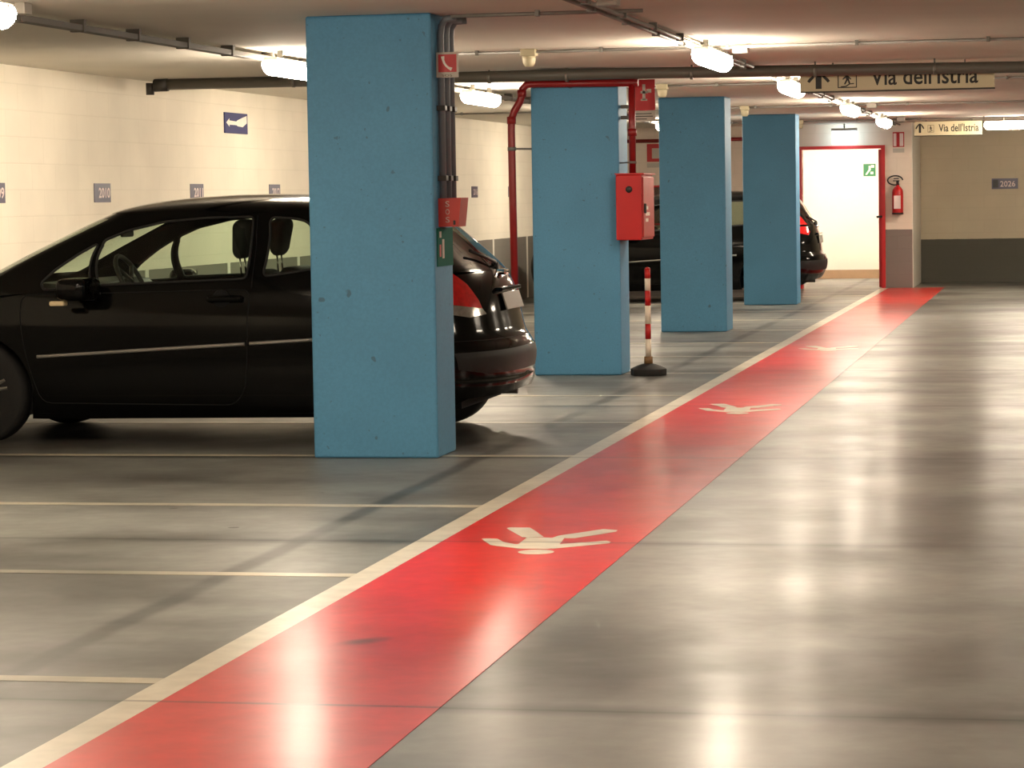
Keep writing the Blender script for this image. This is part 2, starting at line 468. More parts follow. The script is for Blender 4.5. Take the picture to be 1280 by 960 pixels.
# floor markings
S1, S2, S3 = -2.754, -2.640, -1.784
tag(MB().box(S2, S3, -6, 42.39, .0005, .002).build('red_walkway', 'red_floor'), 'long glossy red painted walkway running to the far door', 'floor marking')
tag(MB().box(S1, S2, -6, 42.39, .0005, .002).build('white_edge_line', 'white_floor'), 'long white line along the left edge of the red walkway', 'floor marking')
wh = ['seventh', 'sixth']
bl = [(8.0, 'white bay line nearest the viewer, crossing the bottom left corner'),
      (10.37, 'second white bay line from the front, in the empty bays'),
      (12.77, 'third white bay line from the front, ahead of the nearest pillar'),
      (15.30, 'white bay line level with the foot of the nearest pillar'),
      (17.58, 'white bay line running out from under the nearer black car'),
      (19.98, 'white bay line between the nearer black car and the second pillar'),
      (22.5, 'white bay line level with the foot of the second pillar'),
      (24.8, 'white bay line just beyond the striped post'),
      (27.1, 'white bay line halfway between the second and third pillars'),
      (29.6, 'white bay line level with the foot of the third pillar'),
      (32.0, 'first white bay line beyond the third pillar'),
      (34.4, 'white bay line shortly before the farthest pillar'),
      (36.8, 'white bay line level with the foot of the farthest pillar'),
      (39.3, 'last white bay line, beyond the distant black car')]
for y, lb in bl:
    tag(MB().box(XL+.01, S1, y-.045, y+.045, .0005, .0018).build('bay_line', 'faded_line'), lb, 'floor marking', 'white parking bay lines')
PERSON = [[(-.24, .406), (-.233, .439), (-.138, .435), (-.076, .28), (-.013, .108), (-.083, .081), (-.109, .101)],
 [(-.274, .024), (-.264, .042), (-.204, .038), (-.156, -.075), (-.093, -.142), (-.077, -.141), (-.083, .081), (.083, .084), (.1, -.128), (.116, -.243), (.075, -.287), (-.043, -.287), (-.189, -.182)],
 [(.029, .08), (.042, .155), (.201, .403), (.27, .371), (.271, .317), (.129, .074)],
 [(.096, -.137), (.282, -.001), (.306, -.034), (.309, -.084), (.096, -.281)]]
def pictogram(y0, lb):
    b = MB()
    for i, p in enumerate(PERSON):
        b.prism(p[::-1] if False else p, (-2.21, y0, .0022), (1, 0, 0), (0, 1, 0), .0008+.0001*i)
    b.prism([(.048+.076*math.cos(q), -.39+.073*math.sin(q)) for q in [2*PI*i/24 for i in range(24)]], (-2.21, y0, .0022), (1, 0, 0), (0, 1, 0), .0012)
    tag(b.build('walking_person_marking', 'white_floor'), lb, 'floor marking', 'painted walking figures')
pictogram(11.5, 'nearest white walking figure painted on the red walkway')
pictogram(18.72, 'middle white walking figure painted on the red walkway')
pictogram(26.0, 'farthest white walking figure painted on the red walkway, faint')

# ------------------------------------------------------------------ ceiling services
def lamp_at(x, y, L, lb, along='y', group='ceiling lamps in rows'):
    """vapour-tight luminaire: grey tray, rounded lit diffuser, end clips, hanger"""
    t = thing('ceiling_lamp', lb, 'ceiling light', (x, y, H), group)
    def P(a, b, z): return (x+b, y+a, z) if along == 'y' else (x+a, y+b, z)
    z0 = 2.405
    w2 = .072
    hb = MB()
    sec = [(-.045, z0+.072), (.045, z0+.072), (.050, z0+.045), (-.050, z0+.045)]
    vs = [P(-L/2, q, z) for q, z in sec]+[P(L/2, q, z) for q, z in sec]
    hb.mesh(vs, [(0, 1, 2, 3), (7, 6, 5, 4), (0, 4, 5, 1), (1, 5, 6, 2), (2, 6, 7, 3), (3, 7, 4, 0)])
    for f_ in hb.bm.faces: f_.smooth = False
    hb.build('housing', 'lamp_body', t)
    d = MB(); n = 10; rings = []
    ends = [(-L/2-.012, .35), (-L/2+.012, .8), (-L/2+.04, 1), (L/2-.04, 1), (L/2-.012, .8), (L/2+.012, .35)]
    vv = []; ff = []
    for e, sc in ends:
        for i in range(n+1):
            a = PI-.45+(PI+.9)*i/n
            vv.append(P(e, w2*math.cos(a)*(.6+.4*sc), z0+.022+.075*sc*math.sin(a)))
    for k in range(len(ends)-1):
        for i in range(n):
            a = k*(n+1)+i; ff.append((a, a+1, a+n+2, a+n+1))
    ff.append(tuple(range(n+1))); ff.append(tuple(range(len(vv)-1, len(vv)-n-2, -1)))
    d.mesh(vv, ff); d.build('diffuser', 'diffuser', t)
    for a in (-L*.3, L*.3):
        c = MB()
        p, q = P(a-.012, -.02, z0+.05), P(a+.012, .02, H)
        c.box(min(p[0], q[0]), max(p[0], q[0]), min(p[1], q[1]), max(p[1], q[1]), z0+.05, H)
        c.build('bracket', 'grey_metal', t)
    for a in (-L*.38, 0, L*.38):
        for sgn in (-1, 1):
            p = P(a, sgn*.072, z0+.04)
            MB().box(p[0]-.008, p[0]+.008, p[1]-.008, p[1]+.008, z0+.02, z0+.06).build('clip', 'grey_metal', t)
    return t
rowL = [(0, 'ceiling lamp'), (6.1, ''), (12.35, ''), (18.85, ''), (25.2, ''), (31.4, ''), (37.5, '')]
LB1 = {12.35: 'lit ceiling lamp at the top left corner, on the left lamp row', 18.85: 'lit ceiling lamp left of the nearest pillar, above the car roof',
       25.2: 'lit ceiling lamp between the nearest and second pillars', 31.4: 'lit ceiling lamp of the left row, mostly hidden behind the second pillar',
       37.5: 'small lit ceiling lamp between the second and third pillars'}
for y in (-.2, 6.1, 12.35, 18.85, 25.2, 31.4, 37.5):
    lamp_at(-5.36 if y != 12.35 else -5.13, y-(.15 if y == 12.35 else 0), 1.25, LB1.get(y, 'ceiling lamp of the left row overhead, %s the viewer' % ('beside' if y < 1 else 'just in front of')))
LB2 = {18.95: 'brightest ceiling lamp of the middle row, above the gap right of the second pillar', 24.6: 'ceiling lamp just behind the big grey pipe, left of the hanging street sign',
       31.5: 'ceiling lamp under the hanging street sign, above the lit doorway', 37.5: 'farthest small ceiling lamp of the middle row, right above the doorway'}
for y in (-1.6, 4.5, 10.5, 18.95, 24.6, 31.5, 37.5):
    lamp_at(-2.38, y, 1.25, LB2.get(y, 'ceiling lamp of the middle row overhead, %s the viewer' % ('behind' if y < 0 else 'just in front of' if y < 6 else 'well in front of')))
for y, wd_ in ((0, 'first'), (6.3, 'second'), (12.6, 'third'), (18.9, 'fourth'), (25.2, 'fifth'), (31.5, 'sixth'), (37.8, 'seventh')):
    lamp_at(3.4, y, 1.25, '%s ceiling lamp along the right side of the aisle, out of view' % wd_)
lamp_at(-.42, 40.1, 1.36, 'long lit ceiling lamp lying crosswise at the right edge near the end wall', along='x')

def conduit(pts, r, lb, clips, name='conduit', m='conduit', clip_axis='x', group='ceiling conduits'):
    t = thing(name, lb, 'conduit', pts[0], group)
    MB().tube(pts, r, 8).build('tube', m, t)
    for c in clips:
        x, y, z = c
        a, b = (.012, r+.012) if clip_axis == 'x' else (r+.012, .012)
        MB().box(x-a, x+a, y-b, y+b, z-r-.004, H, .002).build('clip', 'grey_metal', t)
    return t
# double trunking along the left row of lamps
t = thing('cable_trunking', 'grey cable trunking running above the left row of lamps', 'cable trunking', (-5.5, 18, H))
MB().box(-5.535, -5.465, -5.9, 42.3, H-.065, H-.03, .003).build('channel', 'trunking', t)
for k in range(34):
    y = 8.2+k*.95
    MB().box(-5.543, -5.457, y-.02, y+.02, H-.071, H, .002).build('bracket', 'trunking', t)
conduit([(-2.52, -5.9, H-.03), (-2.52, 42.35, H-.03)], .014, 'thin grey conduit above the middle row of lamps, left of the pair',
        [(-2.52, 10+1.2*k, H-.03) for k in range(26)], clip_axis='y')
conduit([(-2.45, -5.9, H-.03), (-2.45, 42.35, H-.03)], .014, 'thin grey conduit above the middle row of lamps, right of the pair',
        [(-2.45, 10.6+1.2*k, H-.03) for k in range(26)], clip_axis='y')
for x, y, lb in ((-2.33, 14.2, 'small junction box on the ceiling in front of the brightest lamp'), (-2.22, 19.25, 'grey junction box beside the brightest ceiling lamp'),
             (-2.2, 25.9, 'grey junction box behind the hanging street sign'), (-2.22, 32.7, 'grey junction box above the lit doorway lamp'), (-2.25, 39.2, 'grey junction box beside the farthest ceiling lamp'),
             (-5.3, 13.5, 'small junction box beside the top left lamp')):
    tag(MB().box(x-(.03 if x < -5 else .055), x+(.03 if x < -5 else .055), y-.055, y+.055, H-.06, H, .006).build('junction_box', 'lamp_body'), lb, 'junction box', 'ceiling junction boxes')
def det(x, y, lb):
    t = thing('smoke_detector', lb, 'smoke detector', (x, y, H), 'smoke detectors on the cross conduits')
    MB().box(x-.055, x+.055, y-.055, y+.055, H-.05, H, .006).build('mounting_box', 'detector', t)
    MB().lathe([(.0, H-.125), (.03, H-.124), (.042, H-.105), (.045, H-.09), (.048, H-.075), (.05, H-.05)], (x, y, 0), n=20).build('sensor_head', 'detector', t)
for x, y, lb in ((-3.72, 19.15, 'smoke detector above the second pillar, nearest of the four'), (-3.72, 25.75, 'smoke detector above the third pillar'),
                 (-3.73, 32.7, 'smoke detector above the farthest pillar'), (-3.72, 39.6, 'farthest smoke detector, above the left side of the doorway')):
    det(x, y, lb)
for y, xl, lb in ((15.2, -3.4, 'thin conduit crossing the ceiling from the top of the nearest pillar'), (19.15, -4.6, 'thin conduit crossing the ceiling through the nearest smoke detector'),
              (25.75, -4.6, 'thin conduit crossing the ceiling behind the big grey pipe'), (32.7, -7.7, 'thin conduit crossing the ceiling through the third smoke detector'),
              (39.6, -5.2, 'farthest thin conduit crossing the ceiling before the door wall')):
    x1 = -2.3 if y == 15.2 else 7.9
    conduit([(xl, y, H-.02), (x1, y, H-.02)], .011, lb, [(xl+.5+.9*k, y, H-.02) for k in range(int((x1-xl)/.9))][:7], clip_axis='x')
# big grey pipe across the ceiling
t = thing('grey_drain_pipe', 'big grey drain pipe crossing the whole ceiling in front of the second pillar', 'pipe', (-7.5, 22.1, 2.47))
MB().tube([(-7.45, 22.1, 2.484), (-3.5, 22.1, 2.479), (-.33, 22.1, 2.450), (7.9, 22.1, 2.38)], .046, 16).build('pipe', 'pipe_grey', t)
MB().tube([(-7.52, 22.1, 2.478), (-7.40, 22.1, 2.480)], .053, 16).build('coupling', 'dark_metal', t)
MB().tube([(-7.56, 22.1, 2.50), (-7.56, 22.1, 2.40)], .035, 12).build('end_valve', 'dark_metal', t)
for x in (-6.3, -5.0, -4.63, -3.98, -2.95, -1.95, -1.0, .4):
    z = 2.486-(x+7.45)*.005
    b = MB(); b.tube([(x, 22.1, H), (x, 22.1, z+.04)], .008, 6); b.tube([(x-.012, 22.1, z), (x+.012, 22.1, z)], .048, 16)
    b.build('hanger', 'grey_metal', t)

# red sprinkler pipes at the second pillar
t = thing('red_riser_pipe', 'red water pipe with a bend, dropping to the floor left of the second pillar', 'pipe', (-4.45, 22.2, 0))
MB().tube([(-3.40, 22.17, 2.405), (-4.27, 22.17, 2.415), (-4.33, 22.17, 2.41), (-4.365, 22.17, 2.375), (-4.372, 22.17, 2.32), (-4.39, 22.17, 2.27), (-4.44, 22.17, 2.19), (-4.462, 22.17, 2.13), (-4.465, 22.17, 2.05), (-4.463, 22.17, 1.5), (-4.45, 22.17, 0)], .031, 14).build('pipe', 'red_pipe', t)
for z in (2.34, 2.12):
    MB().tube([(-4.372 if z > 2.3 else -4.463, 22.17, z+.03), (-4.372 if z > 2.3 else -4.463, 22.17, z-.03)], .038, 14).build('coupling', 'red_pipe', t)
b = MB(); b.tube([(-4.463, 22.17, 1.87), (-4.463, 22.17, 1.90)], .037, 12); b.tube([(-4.45, 22.17, 1.885), (-4.30, 22.35, 1.885)], .009, 6)
b.build('wall_bracket', 'grey_metal', t)
t = thing('red_supply_pipe', 'red pipe dropping from the ceiling pipe into the top of the hose cabinet', 'pipe', (-3.455, 22.17, 1.66))
MB().tube([(-3.455, 22.17, 2.44), (-3.455, 22.17, 1.66)], .028, 14).build('pipe', 'red_pipe', t)
MB().tube([(-3.455, 22.17, 2.03), (-3.455, 22.17, 1.97)], .037, 14).build('coupling', 'red_pipe', t)
b = MB(); b.tube([(-3.455, 22.17, 1.745), (-3.455, 22.17, 1.765)], .033, 12); b.tube([(-3.46, 22.17, 1.755), (-3.585, 22.33, 1.755)], .007, 6)
b.build('wall_bracket', 'grey_metal', t)

def hose_cabinet(x0, x1, y0, y1, z0, z1, lb, face):
    t = thing('fire_hose_cabinet', lb, 'fire hose cabinet', (x0, y0, z0))
    MB().box(x0, x1, y0, y1, z0, z1, .008).build('body', 'red_box', t)
    if face == 'x':
        d = MB().box(x1, x1+.012, y0+.02, y1-.02, z0+.02, z1-.02, .004).build('door', 'red_box_side', t)
        MB().box(x1+.012, x1+.03, y0+.035, y0+.06, (z0+z1)/2-.05, (z0+z1)/2+.03, .003).build('handle', 'ink', d)
        b = MB()
        for k, (dz, L_) in enumerate(((.0, .14), (.05, .22), (.10, .14))):
            b.box(x1+.0125, x1+.0135, y0+.12, y0+.12+L_, (z0+z1)/2-.12+dz, (z0+z1)/2-.12+dz+.028)
        b.build('label', 'white', d)
        MB().lathe([(.0, -.004), (.026, -.003), (.028, 0)], (x0+.11, y0, z1-.12), 'y', 20).build('inlet_hole', 'ink', t)
        MB().box(x0-.004, x1+.02, y0-.012, y1+.01, z1, z1+.012).build('top_lip', 'red_box', t)
    else:
        d = MB().box(x0+.03, x1-.03, y0-.01, y0, z0+.03, z1-.03, .004).build('door', 'glass_dark', t)
    return t
hose_cabinet(-3.585, -3.37, 22.08, 22.70, 1.12, 1.655, 'red fire hose cabinet fixed to the right side of the second pillar', 'x')
hose_cabinet(-6.40, -5.98, YB-.2, YB, 1.02, 1.64, 'distant red fire hose cabinet on the back wall, seen beside the third pillar', 'y')

def flag_sign(name, x0, x1, y, z0, z1, lb, cat='sign', th=.004, m='red_sign', border=None):
    t = thing(name, lb, cat, (x0, y, z0))
    MB().box(x0, x1, y, y+th, z0, z1).build('panel', border or m, t)
    if x0 == -3.52: MB().box(-3.589, x0, y, y+th, z0+.02, z0+.05).build('bracket', 'grey_metal', t)
    if border:
        MB().box(x0+.012, x1-.01, y-.001, y, z0+.012, z1-.012).build('field', m, t)
    return t
# hydrant sign behind the supply pipe
t = flag_sign('hydrant_sign', -3.52, -3.30, 22.42, 2.185, 2.44, 'square red fire hydrant sign above the hose cabinet, behind the red pipe')
b = MB()
for x0, x1, z0, z1 in ((-3.405, -3.38, 2.27, 2.40), (-3.42, -3.36, 2.325, 2.345), (-3.37, -3.33, 2.33, 2.36), (-3.42, -3.365, 2.265, 2.28)):
    b.box(x0, x1, 22.4185, 22.4195, z0, z1)
b.build('hydrant_symbol', 'dull_white', t)
text('lettering', 'IDRANTE', (-3.475, 22.4185, 2.22), (0, 0, 1), (-1, 0, 0), .022, .18, 'dull_white', t, 0.0005)
t = flag_sign('hydrant_text_plate', -3.52, -3.30, 22.42, 2.095, 2.18, 'small white text plate under the red hydrant sign', m='dull_white')
b = MB()
for k, (a, c) in enumerate(((.02, .19), (.05, .2), (.02, .15))):
    b.box(-3.52+a, -3.52+c, 22.4185, 22.4195, 2.155-.022*k, 2.162-.022*k)
b.build('text_lines', 'ink', t)

# things on the right side of the nearest pillar
XP = -3.508
CL = ('front', 'middle', 'rear')
for k, (y, r) in enumerate(((15.29, .02), (15.42, .022), (15.55, .02))):
    t = thing('wall_conduit', '%s one of three grey conduits going down the side of the nearest pillar' % CL[k], 'conduit', (XP, y, 1.5), 'conduits on the nearest pillar')
    pts = [(XP+.024, y, 1.44+.02*k), (XP+.024, y, 2.42), (XP+.03, y, 2.47), (XP+.06, y-.02, 2.505), (XP+.12, y-.04 if k == 0 else y, 2.51)]
    MB().tube(pts, r, 10).build('tube', 'conduit_blue', t)
    for z in (2.0, 1.6):
        MB().box(XP, XP+.05, y-.03, y+.03, z-.015, z+.015, .003).build('clip', 'dark_metal', t)
t = flag_sign('telephone_sign', -3.50, -3.372, 15.24, 2.172, 2.315, 'small square red telephone sign standing out from the nearest pillar', border='dull_white')
for o in children(t):
    if o.name.startswith('field'): 
        for v in o.data.vertices: 
            if v.co.z < .05: v.co.z += .018
hs = MB()
c0 = [(-3.475+.018+.03*math.cos(0), 0)]
pts = [(-3.462, 2.292), (-3.459, 2.270), (-3.452, 2.252), (-3.442, 2.238), (-3.428, 2.226), (-3.410, 2.218)]
rad = [.010, .0065, .006, .006, .0065, .010]
top = []; bot = []
for i, (x, z) in enumerate(pts):
    a = pts[min(i+1, 5)]; c = pts[max(i-1, 0)]; dx, dz = a[0]-c[0], a[1]-c[1]; L_ = math.hypot(dx, dz)
    nx, nz = -dz/L_*rad[i], dx/L_*rad[i]; top.append((x+nx, z+nz)); bot.append((x-nx, z-nz))
hs.prism(top+bot[::-1], (0, 15.2385, 0), (1, 0, 0), (0, 0, 1), .0008)
hs.build('handset_symbol', 'white', t)
text('lettering', 'SOS', (-3.468, 15.2385, 2.177), (1, 0, 0), (0, 0, 1), .013, .06, 'ink', t, .0005)
# emergency call box: tapering red hood
t = thing('emergency_call_box', 'tapered orange-red emergency call box on the side of the nearest pillar', 'call box', (XP, 15.28, 1.32))
b = MB()
b.prism([(XP, 1.485), (-3.374, 1.487), (-3.392, 1.322), (XP, 1.322)], (0, 15.46, 0), (1, 0, 0), (0, 0, 1), .20)
b.build('hood', 'sos_red', t)
for k, ch in enumerate('SOS'):
    text('lettering', ch, (-3.466, 15.2595, 1.437-.045*k), (1, 0, 0), (0, 0, 1), .032, .024, 'dull_white', t, .0008)
MB().box(-3.422, -3.408, 15.256, 15.26, 1.333, 1.358, .002).build('call_button', 'ink', t)
t = thing('green_notice', 'narrow dark green notice below the emergency call box on the nearest pillar', 'sign', (XP, 15.3, 1.09))
MB().box(XP, XP+.006, 15.20, 15.60, 1.095, 1.315).build('panel', 'green', t)
b = MB()
b.box(XP+.006, XP+.007, 15.25, 15.30, 1.26, 1.295); b.box(XP+.006, XP+.007, 15.32, 15.37, 1.14, 1.25)
b.build('symbol', 'dull_white', t)
b = MB(); b.box(XP+.006, XP+.007, 15.25, 15.29, 1.15, 1.22); b.build('red_mark', 'red_sign', t)

# delineator post
t = thing('striped_post', 'red and white striped plastic post on a black rubber base', 'post', (-3.37, 22.28, 0))
px, py = -3.362, 22.28
ob = MB().lathe([(.0, 0), (.145, 0), (.15, .008), (.15, .052), (.14, .06), (.10, .078), (.06, .092), (.035, .098), (.0, .1)], (px, py, 0), n=8).build('base', 'rubber', t)
ob.data.set_sharp_from_angle(angle=math.radians(30))
MB().tube([(px, py, .09), (px, py, .155)], .036, 16).build('collar', 'collar', t)
zz = [.155, .30, .425, .575, .70, .80, .875]
mm = ['post_white', 'post_red', 'post_white', 'post_red', 'post_white', 'post_red']
for i in range(6):
    MB().tube([(px, py, zz[i]), (px, py, zz[i+1])], .024, 16).build('red_band' if mm[i] == 'post_red' else 'white_band', mm[i], t)
MB().lathe([(.0, .895), (.018, .89), (.026, .875)], (px, py, 0), n=16).build('cap', 'post_red', t)

# number plates on the walls
def number_plate(y0, y1, z0, z1, s, lb, grp='parking number plates on the left wall'):
    t = thing('bay_number_plate', lb, 'number plate', (XL, y0, z0), grp)
    MB().box(XL, XL+.006, y0, y1, z0, z1, .001).build('plate', 'plate_blue', t)
    text('lettering', s, (XL+.006, y0+.26*(y1-y0), z0+.25*(z1-z0)), (0, 1, 0), (0, 0, 1), .52*(z1-z0), .68*(y1-y0), 'pinkish', t, .001, bold=.02)
number_plate(18.80, 19.19, 1.505, 1.655, '2009', 'parking number plate cut by the left edge of the photo')
number_plate(21.10, 21.49, 1.50, 1.655, '2010', 'parking number plate above the windscreen of the nearer car')
number_plate(23.60, 23.98, 1.50, 1.655, '2011', 'parking number plate above the front roof edge of the nearer car')
number_plate(26.10, 26.48, 1.50, 1.655, '2012', 'parking number plate above the rear roof of the nearer car, touching it')
number_plate(35.57, 35.95, 1.495, 1.645, '2016', 'parking number plate midway between the red call box and the red riser pipe')
number_plate(38.02, 38.4, 1.495, 1.645, '2017', 'parking number plate half hidden by the red riser pipe')
t = thing('bay_number_plate', 'dark parking number plate 2026 on the end wall at the right', 'number plate', (-1.12, YR, 1.5))
MB().box(-1.125, -.705, YR-.006, YR, 1.497, 1.667, .001).build('plate', 'plate_blue', t)
text('lettering', '2026', (-.99, YR-.006, 1.535), (1, 0, 0), (0, 0, 1), .09, .24, 'pinkish', t, .001, bold=.01)
MB().box(-1.105, -1.02, YR-.007, YR-.006, 1.52, 1.645).build('dark_square', 'ink', t)
# glossy blue sign high on the left wall
t = thing('blue_wall_sign', 'glossy blue sign with a white arrow and painted lamp reflection high on the left wall', 'sign', (XL, 24.6, 2.13))
MB().box(XL, XL+.012, 24.66, 25.39, 2.135, 2.33, .002).build('panel', 'sign_blue', t)
b = MB()
b.prism([(24.70, 2.235), (24.80, 2.275), (24.80, 2.255), (25.02, 2.25), (25.06, 2.262), (25.22, 2.29), (25.36, 2.31), (25.36, 2.24), (25.22, 2.20), (25.06, 2.206), (25.02, 2.215), (24.80, 2.215), (24.80, 2.195)],
        (XL+.0125, 0, 0), (0, 1, 0), (0, 0, 1), .0008)
b.build('arrow', 'white', t)  # arrow pointing left; its flared end paints the lamp's white reflection

# hanging street signs
def arrow_poly(cx, z0, z1, w_):
    h = z1-z0; s = w_*.13
    return [(cx-s, z0), (cx+s, z0), (cx+s, z1-h*.20), (cx+w_*.40, z1-h*.62), (cx+w_*.5, z1-h*.52), (cx+w_*.42, z1-h*.36), (cx+w_*.2, z1-h*.1), (cx, z1), (cx-w_*.2, z1-h*.1), (cx-w_*.42, z1-h*.36), (cx-w_*.5, z1-h*.52), (cx-w_*.40, z1-h*.62), (cx-s, z1-h*.20)]
    return [(cx-s, z0), (cx+s, z0), (cx+s, z1-h*.22), (cx+w_*.40, z1-h*.50), (cx+w_*.5, z1-h*.36), (cx, z1), (cx-w_*.5, z1-h*.36), (cx-w_*.40, z1-h*.50), (cx-s, z1-h*.22)]
def street_sign(x0, x1, y, z0, z1, tx0, tx1, tz, cap, ax, az0, az1, aw, bx0, bx1, bz0, bz1, lb):
    t = thing('hanging_street_sign', lb, 'street sign', ((x0+x1)/2, y, z1), 'hanging street signs')
    MB().box(x0, x1, y, y+.03, z0, z1, .003).build('panel', 'cream', t)
    MB().box(x0-.004, x1+.004, y-.004, y+.034, z0-.012, z0).build('bottom_rail', 'dark_metal', t)
    text('lettering', "Via dell'Istria", (tx0, y-.0005, tz), (1, 0, 0), (0, 0, 1), cap, tx1-tx0, 'ink', t, .001, bold=.014)
    MB().prism(arrow_poly(ax, az0, az1, aw), (0, y-.0015, 0), (1, 0, 0), (0, 0, 1), -.001).build('arrow', 'ink', t)
    b = MB(); th = (bx1-bx0)*.05
    b.box(bx0, bx1, y-.002, y-.001, bz0, bz0+th); b.box(bx0, bx1, y-.002, y-.001, bz1-th, bz1)
    b.box(bx0, bx0+th, y-.002, y-.001, bz0, bz1); b.box(bx1-th, bx1, y-.002, y-.001, bz0, bz1)
    cx, W_, Hh = (bx0+bx1)/2, bx1-bx0, bz1-bz0
    def S(pl): b.prism([(bx0+u*W_, bz0+v*Hh) for u, v in pl], (0, y-.0015, 0), (1, 0, 0), (0, 0, 1), -.001)
    S([(.46+.09*math.cos(q), .83+.08*math.sin(q)) for q in [2*PI*i/10 for i in range(10)]])
    S([(.40, .72), (.56, .74), (.60, .48), (.44, .46)]); S([(.44, .50), (.54, .50), (.40, .20), (.32, .22)]); S([(.50, .50), (.60, .48), (.66, .26), (.57, .26)])
    S([(.40, .70), (.44, .62), (.28, .48), (.24, .53)]); S([(.56, .70), (.72, .52), (.68, .48), (.54, .60)])
    S([(.15, .10), (.42, .13), (.60, .26), (.85, .28), (.85, .22), (.63, .20), (.45, .07), (.15, .04)])
    b.build('stairs_symbol', 'ink', t)
    for x in (x0+.17*(x1-x0), x0+.85*(x1-x0)):
        if H-z1 > .004: MB().tube([(x, y+.015, z1), (x, y+.015, H)], .008, 6).build('hanger', 'grey_metal', t)
    return t
street_sign(-2.095, -.535, 22.35, 2.305, 2.50, -1.525, -.665, 2.347, .138, -1.945, 2.325, 2.455, .185, -1.79, -1.635, 2.328, 2.465,
            'larger cream sign reading Via dell\'Istria, hanging right behind the big grey pipe')
street_sign(-2.155, -1.165, 41.0, 2.305, 2.51, -1.80, -1.215, 2.36, .11, -2.075, 2.345, 2.485, .13, -1.96, -1.87, 2.35, 2.46,
            'smaller far sign reading Via dell\'Istria, next to the corner of the end wall')
# lit exit sign
t = thing('exit_sign', 'glowing white-blue emergency exit sign above the red framed doorway', 'exit sign', (-3.28, 42.1, H))
MB().box(-3.47, -3.095, 42.12, 42.16, 2.225, 2.425, .01).build('lit_panel', 'exit_glow', t)
MB().box(-3.48, -3.085, 42.11, 42.17, 2.425, 2.465, .006).build('housing', 'lamp_body', t)
MB().tube([(-3.28, 42.14, 2.465), (-3.28, 42.14, H)], .012, 8).build('hanger', 'grey_metal', t)
# running man sign in the corridor
t = thing('green_escape_sign', 'small green escape sign on the corridor wall beyond the doorway', 'sign', (-3.25, 47.3, 1.76))
MB().box(-3.36, -3.15, 47.29, 47.3, 1.755, 1.965).build('panel', 'green_exit', t)
b = MB()
b.prism([(-3.33, 1.78), (-3.30, 1.78), (-3.235, 1.86), (-3.235, 1.93), (-3.27, 1.93), (-3.27, 1.87)], (0, 47.2895, 0), (1, 0, 0), (0, 0, 1), -.0008)
b.box(-3.23, -3.175, 47.288, 47.289, 1.90, 1.945); b.box(-3.24, -3.19, 47.288, 47.289, 1.79, 1.83)
b.build('arrow_symbol', 'white', t)
# fire extinguisher and its sign beside the door
t = thing('extinguisher_sign', 'red and white striped extinguisher sign high beside the doorway', 'sign', (-2.47, YB, 2.13))
MB().box(-2.56, -2.385, YB-.005, YB, 2.165, 2.395).build('panel', 'red_sign', t)
b = MB(); b.box(-2.55, -2.505, YB-.006, YB-.005, 2.18, 2.375); b.box(-2.455, -2.40, YB-.006, YB-.005, 2.18, 2.375); b.build('symbol', 'pinkish', t)
MB().box(-2.56, -2.385, YB-.005, YB, 2.08, 2.145).build('text_plate', 'dull_white', t)
t = thing('fire_extinguisher', 'red fire extinguisher with a looped black hose hanging beside the doorway', 'fire extinguisher', (-2.49, YB-.1, 1.13))
ex, ey = -2.485, YB-.11
MB().lathe([(.0, 1.13), (.07, 1.13), (.083, 1.145), (.085, 1.17), (.085, 1.47), (.078, 1.51), (.05, 1.55), (.028, 1.57), (.025, 1.60), (0, 1.60)], (ex, ey, 0), n=24).build('cylinder', 'red_box', t)
MB().tube([(ex, ey, 1.135), (ex, ey, 1.16)], .088, 20).build('foot_ring', 'ink', t)
b = MB(); b.tube([(ex, ey, 1.6), (ex, ey, 1.64)], .022, 10); b.box(ex-.07, ex+.03, ey-.015, ey+.015, 1.64, 1.655, .004); b.box(ex-.06, ex+.02, ey-.012, ey+.012, 1.675, 1.69, .004)
b.build('valve_handle', 'ink', t)
pts = [(ex-.0+.0, ey, 1.62)]+[(ex-.035+.115*math.cos(a), ey-.02, 1.655+.07*math.sin(a)) for a in [math.radians(-60-20*i) for i in range(16)]]
MB().tube(pts, .011, 8).build('hose', 'ink', t)
MB().box(ex-.05, ex+.05, ey+.085, YB, 1.38, 1.42).build('wall_bracket', 'grey_metal', t)
MB().box(ex-.055, ex+.05, ey-.089, ey-.083, 1.22, 1.42).build('label', 'pinkish', t)
# far wall details left of the door
t = thing('red_wall_pipe', 'thin red pipe running high along the back wall behind the pillars', 'pipe', (-6.6, YB-.06, 2.3))
MB().tube([(-6.85, YB-.07, 2.335), (-4.3, YB-.07, 2.335)], .03, 10).build('pipe', 'red_pipe', t)
for x in (-6.6, -5.6, -4.6): MB().box(x-.015, x+.015, YB-.1, YB, 2.32, 2.35).build('clip', 'grey_metal', t)
t = thing('hose_reel_sign', 'small distant red sign above the far hose cabinet beside the third pillar', 'sign', (-6.2, YB, 1.98))
MB().box(-6.38, -6.04, YB-.005, YB, 2.01, 2.29).build('panel', 'red_sign', t)
MB().box(-6.30, -6.17, YB-.007, YB-.005, 2.06, 2.22).build('symbol', 'dull_white', t)
MB().box(-6.38, -6.04, YB-.005, YB, 1.92, 1.99).build('text_plate', 'dull_white', t)

